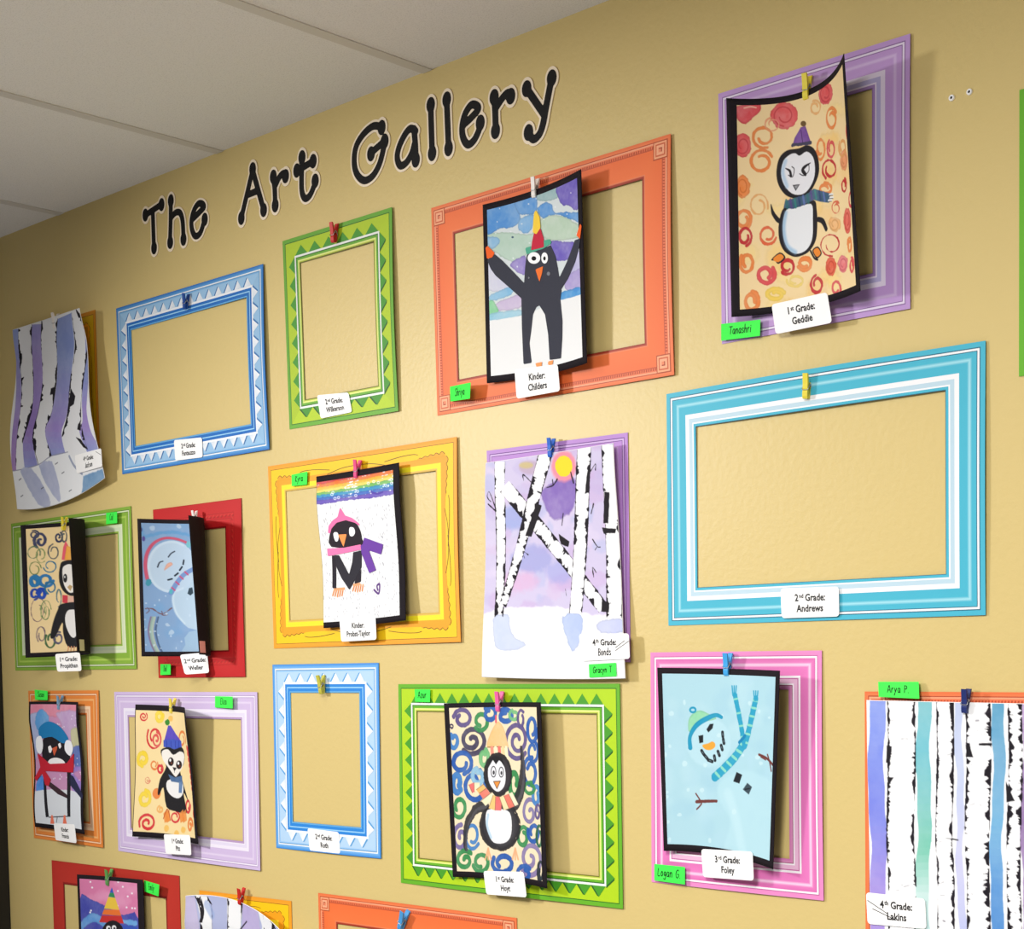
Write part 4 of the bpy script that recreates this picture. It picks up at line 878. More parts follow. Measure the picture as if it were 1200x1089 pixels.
# --- rainbow hat penguin (brick red frame, bottom)
def art_rainbow_hat():
    sh = Sheet((90.3, 1025, .012), (167.5, 1031.3, .014), (173, 1193, .02), (96, 1180, .012), (128.5, 1027.6, .013), (134, 1186, .012), HALF, name='A18')
    r = artwork('penguin_painting', sh, 'painting of a penguin with a pointed rainbow hat on a pink sky')
    sh.board('mat_board', M_MATBD, r)
    c = Canvas(sh, (.04, .03, .915, .965), (222, 128, 172), .0012, seed=14); c.z = (50, 1000, 4)
    for i in range(10): c.ell(c.r.uniform(180, 440), c.r.uniform(130, 260), 40, 22, (232, 156, 192), a=.6, soft=.01, wob=2)
    c.poly([(170, 230), (230, 218), (300, 250), (380, 290), (450, 310), (450, 700), (170, 700)], (70, 76, 172), wash=.2, wob=1, sm=3)
    c.line([(180, 345), (240, 300), (290, 330)], 30, (90, 150, 220), wash=.3, wob=2); c.line([(370, 320), (440, 330)], 16, (110, 170, 230), wash=.3, wob=2); c.line([(380, 350), (440, 356)], 18, (60, 90, 190)); c.line([(180, 400), (440, 420)], 60, (60, 130, 210), wash=.3)
    for i in range(16): c.ell(c.r.uniform(185, 440), c.r.uniform(130, 300), 4.5, 4.5, (250, 246, 252), a=.95)
    hat = [((326, 160), (308, 206), (338, 206), (40, 110, 180)), ((308, 180), (300, 240), (360, 240), (60, 150, 100))]
    ys = [162, 186, 206, 262, 290, 326]; cl = [(44, 90, 190), (50, 140, 90), (240, 200, 70), (240, 120, 50), (206, 50, 50)]
    xl = lambda y: 326 - (y - 160) * .36; xr = lambda y: 326 + (y - 160) * .34
    for i in range(5): c.poly([(xl(ys[i]), ys[i] + 2 * (i > 2)), (xr(ys[i]), ys[i] + 4 * (i > 1)), (xr(ys[i + 1]), ys[i + 1] + 4), (xl(ys[i + 1]), ys[i + 1] - 2)], cl[i])
    c.ell(330, 385, 54, 70, K); c.ell(310, 352, 11, 12, (246, 246, 248)); c.ell(336, 350, 11, 12, (246, 246, 248)); c.ell(313, 354, 5, 6, K); c.ell(338, 353, 5, 6, K)
    c.poly([(318, 372), (334, 372), (326, 392)], (240, 150, 60)); c.ell(330, 520, 70, 100, K); c.ell(330, 525, 44, 80, (240, 240, 244))
    c.finish('painting', r)
art_rainbow_hat()

# --- curled penguin painting (lime frame)
def art_curled_penguin():
    sh = Sheet((24, 615.9, .10), (80.5, 607.3, .10), (90.5, 765, .085), (30, 771, .095), (94, 610.5, .013), (100, 767.5, .013), name='A7')
    r = artwork('penguin_painting', sh, 'strongly curled painting of a penguin on blue and green scribbles, black back showing')
    sh.board('mat_board', M_MATBD, r, n=60)
    c = Canvas(sh, (.028, .03, .95, .965), (238, 212, 160), .0011, guess=(.2, .5), seed=15); c.z = (10, 590, 5.445)
    N_, B, T, G, GR = (42, 50, 84), (30, 80, 170), (40, 110, 150), (90, 120, 60), (86, 92, 96)
    for (x, y, rx, ry, w, cl, t) in ((165, 200, 30, 26, 8, N_, 1.2), (205, 240, 40, 50, 16, (58, 62, 96), 1.4), (160, 320, 44, 46, 7, (90, 120, 90), 1.1), (210, 330, 34, 50, 6, (130, 150, 90), 1.1), (290, 310, 36, 50, 7, GR, 1.2), (265, 400, 44, 40, 8, T, 1.1), (170, 420, 40, 46, 7, G, 1.2),
                               (320, 215, 24, 34, 12, N_, 1.3), (355, 215, 20, 40, 9, GR, 1.2), (240, 490, 46, 40, 20, (40, 116, 180), 1.2), (170, 500, 30, 36, 22, (40, 120, 180), 1.1), (165, 580, 26, 36, 16, (20, 60, 170), 1.1), (210, 580, 26, 34, 22, (22, 66, 180), 1.1), (270, 540, 36, 44, 8, T, 1.1), (190, 690, 52, 86, 5, (110, 84, 96), 1.1), (240, 690, 34, 70, 6, (80, 120, 70), 1.6), (220, 680, 22, 60, 5, (130, 150, 90), 1.2), (210, 840, 30, 56, 7, (120, 100, 110), 1.2), (270, 870, 34, 54, 10, (60, 100, 60), 1.1), (320, 860, 30, 40, 12, (90, 86, 110), 1.2), (320, 600, 18, 60, 8, (90, 120, 130), 1)): c.swirl(x, y, rx, ry, w, cl, t, wash=.15, wob=.6)
    c.poly([(340, 360), (350, 280), (365, 240), (382, 270), (392, 368)], (226, 90, 110)); c.poly([(358, 360), (372, 270), (400, 280), (400, 370)], (240, 170, 70), wash=.3)
    c.poly([(330, 400), (345, 372), (400, 362), (440, 380), (450, 560), (410, 592), (360, 570), (330, 520), (322, 460)], (26, 24, 28), sm=3); c.poly([(345, 420), (365, 395), (400, 390), (440, 420), (435, 540), (400, 572), (370, 550), (350, 500)], (238, 234, 230), sm=3)
    c.ell(363, 478, 13, 28, (30, 28, 32)); c.ell(360, 470, 4, 8, (230, 230, 230)); c.poly([(376, 535), (392, 520), (410, 530), (396, 560)], (190, 160, 110))
    c.poly([(345, 585), (380, 588), (378, 640), (345, 634)], (206, 60, 76)); c.poly([(380, 590), (430, 596), (430, 640), (380, 640)], (226, 180, 160))
    c.poly([(345, 640), (460, 640), (480, 760), (470, 880), (440, 915), (380, 915), (350, 830), (345, 760), (300, 850), (268, 856), (285, 760), (315, 680)], (26, 25, 30), sm=3)
    c.poly([(375, 690), (400, 678), (440, 690), (450, 770), (430, 850), (400, 850), (370, 790), (362, 730)], (232, 230, 230), sm=3)
    for k in range(4): c.line([(385 + k * 18, 915), (378 + k * 20, 950)], 8, (214, 150, 110))
    c.finish('painting', r)
    # the tape end stuck on the back of the curl
    u, v = np.meshgrid(np.linspace(.90, .97, 5), np.linspace(.90, .985, 5)); P = sh.w(u, v) - sh.n(u, v) * .0008
    link('tape', grid_mesh(P), solid('beige_tape', (205, 196, 160), .5), r)
art_curled_penguin()

# --- curled sleeping snowman painting (red frame)
def art_curled_snowman():
    sh = Sheet((160.8, 607.9, .09), (220.8, 604, .10), (233.5, 767.3, .07), (165.9, 769.5, .085), (233.5, 609, .013), (239.5, 769, .013), name='A8')
    r = artwork('snowman_painting', sh, 'curled painting of a smiling snowman on pale blue, black back folded over its right side')
    sh.board('mat_board', M_MATBD, r, n=60)
    c = Canvas(sh, (.02, .03, .955, .965), (134, 166, 204), .0010, guess=(.25, .5), seed=16); c.z = (150, 590, 5.18)
    for i in range(30): c.ell(c.r.uniform(70, 440), c.r.uniform(120, 900), c.r.uniform(20, 50), c.r.uniform(20, 60), [(126, 160, 204), (146, 176, 212), (120, 166, 210)][i % 3], a=.5, soft=.01, wob=2)
    c.line([(75, 150), (100, 200), (180, 185), (280, 175), (370, 195)], 22, (100, 158, 206), a=.8, wob=2, soft=.003)
    c.ell(95, 215, 10, 16, (90, 80, 150)); c.ell(78, 160, 10, 14, (80, 80, 130))
    c.poly([(372, 780), (350, 860), (350, 920), (560, 920), (560, 760)], (160, 190, 216), sm=2)
    c.poly([(400, 410), (330, 450), (285, 520), (272, 590), (295, 670), (340, 730), (400, 765), (600, 760), (600, 400)], (186, 208, 226), sm=3); c.line([(285, 520), (274, 590), (296, 670), (345, 730)], 12, (206, 224, 236), soft=.003)
    c.ell(265, 385, 150, 160, (190, 210, 228), n=30); c.ring(265, 385, 140, 150, 12, (206, 222, 236), 60, 300, soft=.003)
    c.line([(118, 462), (106, 380), (118, 300), (160, 240), (225, 212), (300, 218), (370, 245)], 18, (206, 80, 108), wash=.15); c.ell(124, 480, 20, 22, (70, 150, 170), wob=1.5); c.ell(368, 250, 14, 20, (120, 190, 200))
    c.line([(180, 388), (192, 360), (212, 352)], 7, (30, 36, 50)); c.line([(246, 326), (262, 305), (284, 292)], 7, (30, 36, 50))
    c.poly([(220, 408), (235, 370), (262, 358), (272, 372), (250, 388)], (232, 172, 150), wash=.3, sm=3)
    for (x, y, a) in ((256, 462, -15), (295, 432, -38), (322, 396, -55), (338, 358, -80)):
        ca, sa = math.cos(math.radians(a)), math.sin(math.radians(a)); c.line([(x - 12 * ca, y - 12 * sa), (x + 12 * ca, y + 12 * sa)], 10, (26, 36, 50))
    c.line([(262, 545), (300, 480), (345, 430), (400, 398)], 26, (120, 150, 200)); 
    for (x, y) in ((275, 520), (300, 485), (325, 452), (355, 425)): c.line([(x - 8, y - 8), (x + 10, y + 8)], 10, (196, 90, 130))
    c.ell(262, 535, 10, 16, (90, 180, 190))
    c.poly([(362, 548), (372, 515), (392, 510), (398, 545), (380, 560)], (46, 66, 80))
    c.line([(108, 640), (150, 640), (205, 672), (266, 636)], 9, (120, 92, 100), wob=.8); c.line([(112, 668), (130, 650), (118, 634)], 5, (110, 84, 96)); c.line([(205, 672), (215, 680), (240, 676)], 6, (120, 92, 100)); c.line([(205, 655), (212, 676)], 5, (110, 84, 96))
    for i, cl in enumerate(((130, 96, 130), (150, 170, 150), (170, 196, 170), (190, 196, 170), (100, 130, 180), (60, 80, 110))): c.line([(140 + i * 9, 690), (125 + i * 9, 770), (140 + i * 9, 850), (165 + i * 9, 905)], 8, cl, a=.8)
    for i in range(26): c.ell(c.r.uniform(80, 380), c.r.uniform(560, 900), c.r.uniform(3, 8), c.r.uniform(4, 9), (200, 218, 234), a=.8)
    for (x, y, q) in ((150, 150, 14), (265, 785, 14), (310, 140, 12), (240, 735, 10)): c.ell(x, y, q, q, (196, 214, 230), a=.7, wob=2)
    c.finish('painting', r)
    u, v = np.meshgrid(np.linspace(.905, .99, 5), np.linspace(.90, .985, 5)); P = sh.w(u, v) - sh.n(u, v) * .0008
    link('tape', grid_mesh(P), solid('pink_tape', (222, 160, 156), .5), r)
art_curled_snowman()

# --- birch trees with a sun (violet frame)
def art_birch_sun():
    sh = Sheet((569.3, 542.5, .012), (719, 519.3, .016), (734, 795.3, .012), (566, 793.6, .016), (645, 531.2, .014), (650, 796, .013), wave=(.004, 1.0, 1.9), name='A10')
    r = artwork('birch_painting', sh, 'unmatted painting of crossing birch trunks on a lilac sky with a yellow sun')
    sh.board('backing_sheet', M_WHITE, r)
    c = Canvas(sh, (0.002, 0.002, .998, .998), (214, 204, 234), .0009, seed=20); c.z = (540, 500, 3.63)
    for i in range(90): c.ell(c.r.uniform(100, 700), c.r.uniform(80, 790), c.r.uniform(16, 60), c.r.uniform(14, 50), [(200, 188, 228), (220, 196, 228), (186, 192, 232), (226, 214, 240), (206, 176, 222)][i % 5], a=.5, soft=.006, wob=3)
    c.poly([(360, 260), (480, 220), (480, 340), (400, 400), (350, 310)], (140, 112, 190), wash=.3, wob=2, soft=.004, sm=3); c.ell(300, 175, 50, 30, (196, 170, 190), a=.7, soft=.005); c.ell(280, 165, 30, 14, (214, 196, 120), a=.7, soft=.004)
    c.ell(300, 560, 90, 60, (160, 164, 222), a=.7, soft=.01, wob=3); c.ell(420, 620, 60, 50, (170, 172, 228), a=.7, soft=.01, wob=3); c.ell(250, 660, 90, 40, (226, 180, 218), a=.6, soft=.01, wob=3); c.ell(220, 390, 50, 50, (160, 176, 230), a=.7, soft=.01, wob=3)
    c.ell(440, 168, 52, 66, (244, 150, 170), soft=.006, wob=1); c.ell(440, 168, 36, 44, (252, 222, 50), wob=.8)
    c.poly([(90, 800), (200, 770), (400, 765), (560, 800), (720, 810), (720, 1100), (80, 1100)], (250, 250, 252), soft=.004, wob=2)
    for (pts, col) in (([(140, 820), (200, 800), (220, 880), (280, 930), (200, 955), (150, 930)], (206, 216, 244)), ([(436, 810), (500, 795), (520, 850), (490, 960), (450, 900)], (186, 202, 244)), ([(585, 830), (680, 820), (690, 870), (600, 880)], (200, 206, 240))): c.poly(pts, col, wash=.35, wob=2, soft=.002, sm=3)
    Wt = (250, 250, 252)
    def trunk(a, b_, w0, w1, n=26, ln=13, dens=(1, 1)):
        a, b_ = np.array(a, float), np.array(b_, float); d = (b_ - a) / np.hypot(*(b_ - a)); nn = np.array([-d[1], d[0]])
        if nn[0] < 0: nn = -nn
        L = [a - nn * w0 / 2, (a + b_) / 2 - nn * (w0 + w1) / 4 + nn * 3, b_ - nn * w1 / 2]; R_ = [a + nn * w0 / 2, (a + b_) / 2 + nn * (w0 + w1) / 4 + nn * 3, b_ + nn * w1 / 2]
        c.poly([tuple(q) for q in L] + [tuple(q) for q in R_[::-1]], Wt, wob=.8)
        c.bark([tuple(q) for q in L], 1, int(n * dens[0]), ln); c.bark([tuple(q) for q in R_], -1, int(n * dens[1]), ln)
    trunk((632, 78), (655, 815), 62, 64, 26, 16, (1.2, .6))
    trunk((168, 150), (165, 790), 44, 34, 26, 12)
    trunk((185, 250), (608, 775), 60, 48, 40, 15, (1.3, 1.5))
    trunk((527, 88), (490, 795), 58, 52, 34, 13, (.9, 1.3))
    trunk((362, 118), (180, 760), 58, 30, 44, 17, (1.2, 1.6))
    for pts in ([(322, 330), (345, 336), (300, 470), (272, 466)], [(612, 278), (634, 280), (626, 410), (606, 412)], [(600, 745), (634, 752), (630, 790), (600, 788)], [(415, 455), (462, 490), (456, 512), (425, 500)], [(540, 200), (556, 140), (548, 280), (530, 285)], [(600, 430), (660, 435), (655, 452), (608, 455)]): c.poly(pts, K, wob=.7)
    for pts in ([(368, 260), (395, 250), (412, 225)], [(395, 250), (392, 228)], [(470, 195), (482, 240)], [(430, 420), (436, 370)], [(270, 560), (262, 530), (285, 545)], [(555, 190), (575, 160), (575, 185)], [(555, 370), (565, 330)], [(560, 480), (580, 510), (592, 512)], [(580, 510), (570, 525)], [(565, 640), (560, 600), (575, 620)], [(130, 320), (115, 300), (125, 280), (150, 350)], [(150, 360), (118, 330)], [(350, 480), (365, 515), (380, 500)], [(450, 720), (445, 690)], [(270, 230), (268, 205), (300, 235)]): c.line(pts, 3.4, K, wob=.6)
    c.finish('painting', r)
art_birch_sun()

# --- large birch trunks on coloured stripes (right edge)
def art_birch_right():
    def pj(x, d, z): p = proj(np.array([x, -d, z])); return (float(p[0]), float(p[1]), d)
    tl, tr = pj(1.036, .007, 1.470), pj(1.493, .012, 1.466)
    sh = Sheet((1015.6, 820.6, .007), pj(1.493, .014, 1.466), pj(1.493, .014, 1.100), pj(1.042, .008, 1.104), pj(1.266, .012, 1.4675), pj(1.268, .010, 1.102), wave=(.0015, 1.5, 0), name='A17')
    r = artwork('birch_painting', sh, 'large unmatted painting of white birch trunks between blue, teal and lavender stripes')
    sh.board('backing_sheet', M_WHITE, r)
    c = Canvas(sh, (0.001, 0.002, .999, .998), (250, 250, 251), .0009, seed=23); c.edge = 0; c.z = (1000, 780, 3.525)
    def band(xt, w, cols, ph=0):
        ys = np.linspace(120, 1180, 36)
        for i in range(len(ys) - 1):
            f = i / (len(ys) - 2); cl = np.array([np.interp(f, np.linspace(0, 1, len(cols)), [q[k] for q in cols]) for k in range(3)])
            o = lambda y: 6 * math.sin(y / 95 + ph) + 3 * math.sin(y / 37 + ph)
            x0, x1 = np.interp(ys[i], [130, 600, 1100], xt), np.interp(ys[i + 1], [130, 600, 1100], xt)
            c.poly([(x0 + o(ys[i]), ys[i] - 2), (x0 + w + o(ys[i] + 30), ys[i] - 2), (x1 + w + o(ys[i + 1] + 30), ys[i + 1] + 2), (x1 + o(ys[i + 1]), ys[i + 1] + 2)], cl, wash=.22, wob=.4)
    band((66, 66, 74), 66, [(140, 160, 236), (122, 140, 234), (132, 140, 232), (160, 140, 224), (176, 146, 224)]); band((270, 262, 262), 56, [(130, 196, 204), (120, 196, 210), (130, 200, 200), (120, 200, 176), (200, 230, 226), (190, 224, 224)], 1)
    band((425, 424, 438), 30, [(196, 206, 236), (200, 210, 240), (206, 206, 240), (190, 196, 240)], 2); band((578, 572, 566), 50, [(90, 160, 196), (110, 170, 210), (110, 176, 220), (90, 150, 214), (80, 140, 210)], 3)
    band((700, 695, 700), 30, [(200, 170, 214), (150, 120, 170), (190, 160, 210)], 4)
    band((860, 866, 860), 54, [(120, 180, 210), (110, 150, 220)], 5); band((1040, 1030, 1040), 46, [(140, 200, 200), (170, 150, 220)], 6)
    for (x, side, n, ln) in ((142, 1, 60, 14), (254, -1, 55, 15), (345, 1, 46, 9), (412, -1, 60, 15), (466, 1, 60, 17), (566, -1, 70, 26), (640, 1, 60, 22), (696, -1, 50, 22), (745, 1, 60, 16), (850, -1, 60, 20), (930, 1, 60, 16), (1030, -1, 60, 20), (1100, 1, 50, 16)):
        c.bark([(x, 138), (x + 4, 400), (x - 4, 700), (x + 6 if x < 500 else x - 4, 900), (x + 4, 1180)], side, int(n * 1.7), ln * .8, hh=6)
    for pts in ([(468, 330), (480, 320), (498, 380), (466, 378)], [(630, 470), (668, 560), (632, 568)], [(140, 330), (160, 335), (152, 400), (138, 400)], [(140, 460), (170, 462), (146, 500)], [(520, 322), (575, 320), (575, 332), (520, 330)], [(370, 712), (436, 718), (436, 726)]): c.poly(pts, K, wob=.8)
    for k in range(60):
        x = c.r.choice([190, 380, 510, 670, 790, 980]) + c.r.uniform(-36, 36); y = c.r.uniform(150, 1150); c.line([(x, y), (x + c.r.uniform(6, 26), y - c.r.uniform(-4, 8))], c.r.uniform(1.2, 3), (96, 92, 104), a=c.r.uniform(.2, .6), wob=1)
    c.finish('painting', r)
art_birch_right()

# --- birch trunks at far left
def art_birch_left():
    sh = Sheet((15, 386.5, .02), (93, 361, .05), (120, 560, .035), (16.5, 596.5, .03), (56, 373.5, .013), (68, 590, .022), wave=(.011, 1.15, 3.4), name='A1')
    r = artwork('birch_painting', sh, 'wavy painting of white birch trunks on purple with a snow flap, at far left')
    sh.board('backing_sheet', M_WHITE, r, n=60)
    c = Canvas(sh, (0.002, 0.002, .998, .998), (240, 240, 242), .0011, seed=25); c.edge = 0; c.z = (0, 350, 4.19)
    def strip(L, R_, cols):
        L = smooth_line(L, 5); R_ = smooth_line(R_, 5); n = len(L) - 1
        for i in range(n):
            f = i / n * (len(cols) - 1); cl = np.array([np.interp(f, range(len(cols)), [q[k] for q in cols]) for k in range(3)])
            c.poly([L[i], R_[i], (R_[i + 1][0], R_[i + 1][1] + 3), (L[i + 1][0], L[i + 1][1] + 3)], cl, wash=.25)
    V1, V2, V3 = (156, 152, 208), (162, 140, 208), (138, 154, 210)
    strip([(55, 150), (60, 300), (75, 460), (80, 600), (65, 850)], [(92, 150), (82, 300), (102, 460), (105, 600), (86, 850)], [V3, V1, V2, (160, 120, 180)])
    strip([(160, 128), (148, 260), (158, 400), (165, 540), (130, 680), (128, 840)], [(204, 125), (196, 260), (205, 400), (198, 540), (172, 680), (196, 840)], [V1, V2, V2, (150, 120, 190), V3])
    strip([(285, 100), (272, 220), (278, 400), (262, 560), (232, 650), (262, 780)], [(352, 70), (356, 230), (345, 400), (340, 560), (312, 660), (330, 770)], [V3, V3, V1, V2, V3])
    strip([(402, 120), (412, 300), (412, 480), (418, 600), (400, 650), (434, 760)], [(450, 120), (440, 300), (440, 480), (440, 560), (460, 660), (500, 740)], [V1, V3, V2, V2, V3])
    for (pts, side, n) in (([(92, 150), (84, 300), (104, 460), (106, 600), (88, 820)], 1, 26), ([(158, 128), (148, 260), (158, 400), (164, 540), (128, 700)], -1, 24), ([(204, 125), (196, 260), (206, 400), (198, 540), (174, 680), (196, 820)], 1, 24), ([(284, 100), (272, 220), (276, 400), (262, 560), (234, 650), (262, 780)], -1, 30), ([(354, 70), (360, 230), (346, 400), (342, 560), (314, 680)], 1, 28), ([(380, 60), (412, 120), (420, 230), (412, 400), (410, 600), (434, 740)], -1, 34)): c.bark(pts, side, n, 15, hh=8)
    c.poly([(350, 440), (376, 480), (372, 520), (345, 540)], K, wob=1); c.poly([(380, 680), (405, 690), (436, 740), (415, 730)], K, wob=1); c.poly([(395, 620), (410, 598), (408, 650), (390, 645)], K, wob=1); c.poly([(250, 440), (276, 430), (272, 470), (248, 474)], K, wob=1)
    c.poly([(60, 850), (130, 838), (200, 815), (260, 775), (340, 755), (380, 790), (500, 735), (520, 960), (460, 1000), (300, 1030), (40, 1060)], (242, 243, 245))
    c.line([(60, 848), (130, 836), (200, 814), (260, 774), (340, 754)], 3, (150, 150, 170))
    for pts in ([(105, 850), (160, 835), (230, 960), (240, 1020), (180, 1010)], [(200, 820), (260, 800), (290, 940), (285, 1000), (230, 920)]): c.poly(pts, (178, 184, 214), wash=.35, wob=1.5, soft=.003, sm=2)
    c.poly([(405, 870), (500, 830), (510, 920), (440, 970), (395, 950)], (110, 150, 190), wash=.3, wob=1.5, soft=.003); c.line([(345, 775), (365, 820), (400, 860)], 10, (130, 140, 170), a=.7)
    for (x, y) in ((100, 888), (205, 930), (282, 810), (310, 855), (340, 942), (100, 968)): c.line([(x - 6, y + 4), (x + 6, y - 4)], 3, (90, 90, 100))
    c.finish('painting', r)
art_birch_left()

# --- crumpled birch painting at the bottom
def art_birch_bottom():
    sh = Sheet((217.5, 1050, .035), (331, 1093, .05), (345, 1250, .03), (222, 1232, .025), (279, 1056.5, .016), (284, 1240, .014), wave=(.005, 1.6, 0), name='A19')
    r = artwork('birch_painting', sh, 'curled painting of birch trunks on lilac hanging over a small yellow frame')
    sh.board('backing_sheet', M_WHITE, r, n=60)
    c = Canvas(sh, (0.002, 0.002, .998, .998), (178, 184, 220), .0012, seed=28); c.z = (50, 1000, 4)
    for (pts, col) in (([(715, 195), (775, 200), (800, 300), (800, 720), (745, 720), (745, 300)], (244, 244, 246)), ([(865, 205), (940, 225), (935, 330), (930, 720), (860, 720), (870, 330)], (244, 244, 246)), ([(1000, 240), (1060, 280), (1085, 360), (1090, 720), (1030, 720), (1030, 340)], (240, 240, 244)), ([(670, 200), (715, 205), (740, 330), (740, 720), (700, 720)], (196, 186, 220)), ([(940, 235), (1010, 260), (1030, 400), (1030, 720), (940, 720)], (184, 170, 216))): c.poly(pts, col, wash=.2, wob=1)
    for (pts, side, n, ln) in (([(715, 200), (745, 280), (745, 400), (745, 700)], 1, 34, 22), ([(775, 205), (800, 300), (800, 700)], -1, 18, 10), ([(868, 210), (872, 330), (862, 700)], 1, 26, 16), ([(938, 235), (934, 330), (930, 700)], -1, 18, 8), ([(1010, 250), (1040, 330), (1040, 700)], 1, 22, 14), ([(1062, 285), (1086, 360), (1090, 700)], -1, 22, 16)): c.bark(pts, side, n, ln, hh=8)
    for i in range(3): c.line([(735 + i * 5, 215), (752 + i * 3, 270), (745 + i * 4, 320)], 8, K, wob=1)
    c.line([(960, 320), (930, 360)], 5, K); c.line([(770, 240), (800, 290)], 30, (150, 170, 216), a=.6, soft=.004)
    c.finish('painting', r)
art_birch_bottom()

# ------------------------------------------------------------------ printed cards, green notes
class Quad:
    def __init__(s, q, d):
        d = d if hasattr(d, '__len__') else (d,) * 4
        s.c = [at(p[0], p[1], k) for p, k in zip(q, d)]
        nn = np.cross(s.c[1] - s.c[0], s.c[3] - s.c[0]); ray = s.c[2] - C      # keep the card flat
        s.c[2] = C + ray * (nn @ (s.c[0] - C)) / (nn @ ray)
        s.W = (np.linalg.norm(s.c[1] - s.c[0]) + np.linalg.norm(s.c[2] - s.c[3])) / 2; s.H = (np.linalg.norm(s.c[3] - s.c[0]) + np.linalg.norm(s.c[2] - s.c[1])) / 2
        n = np.cross(s.c[1] - s.c[0], s.c[3] - s.c[0]); s.n = n / np.linalg.norm(n)
        if s.n[1] > 0: s.n = -s.n
    def w(s, x, y, off=0):
        u, v = x / s.W, y / s.H
        return tuple((1 - u) * (1 - v) * s.c[0] + u * (1 - v) * s.c[1] + u * v * s.c[2] + (1 - u) * v * s.c[3] + s.n * off)

def plate(name, Q, rad, th, m, parent, bend=0):
    W_, H_ = Q.W, Q.H; pts = []
    for (cx, cy, a0) in ((W_ - rad, rad, -90), (W_ - rad, H_ - rad, 0), (rad, H_ - rad, 90), (rad, rad, 180)):
        for k in range(6):
            a = math.radians(a0 + 18 * k); pts.append((cx + rad * math.cos(a), cy + rad * math.sin(a)))
    n = len(pts); V = [Q.w(*p, th) for p in pts] + [Q.w(*p, 0) for p in pts]
    Fc = [tuple(range(n)), tuple(range(2 * n - 1, n - 1, -1))] + [(i, i + n, (i + 1) % n + n, (i + 1) % n) for i in range(n)]
    return link(name, mesh_of(V, Fc), m, parent)

def type_mesh(runs, Q, th, name, m, parent, bold=.028, sx=.86):
    """runs: (text, centre x, baseline y, size, dx superscripts) set in the built-in font and mapped onto the card"""
    V, Fc = [], []
    for (txt, x, y, size) in runs:
        cu = bpy.data.curves.new('type', 'FONT'); cu.body = txt; cu.size = size; cu.offset = bold * size; cu.resolution_u = 2
        o = bpy.data.objects.new('type', cu); COL.objects.link(o); dg = bpy.context.evaluated_depsgraph_get(); me = bpy.data.meshes.new_from_object(o.evaluated_get(dg))
        b0 = len(V)
        for v in me.vertices: V.append(Q.w(x + v.co.x * sx, y - v.co.y, th))
        for p in me.polygons: Fc.append(tuple(b0 + i for i in p.vertices))
        bpy.data.objects.remove(o); bpy.data.curves.remove(cu); bpy.data.meshes.remove(me)
    return link(name, mesh_of(V, Fc), m, parent)

def text_w(t, size, sx):
    cu = bpy.data.curves.new('type', 'FONT'); cu.body = t; cu.size = size
    o = bpy.data.objects.new('type', cu); COL.objects.link(o); bpy.context.view_layer.update()
    w = o.dimensions.x * sx; bpy.data.objects.remove(o); bpy.data.curves.remove(cu); return w

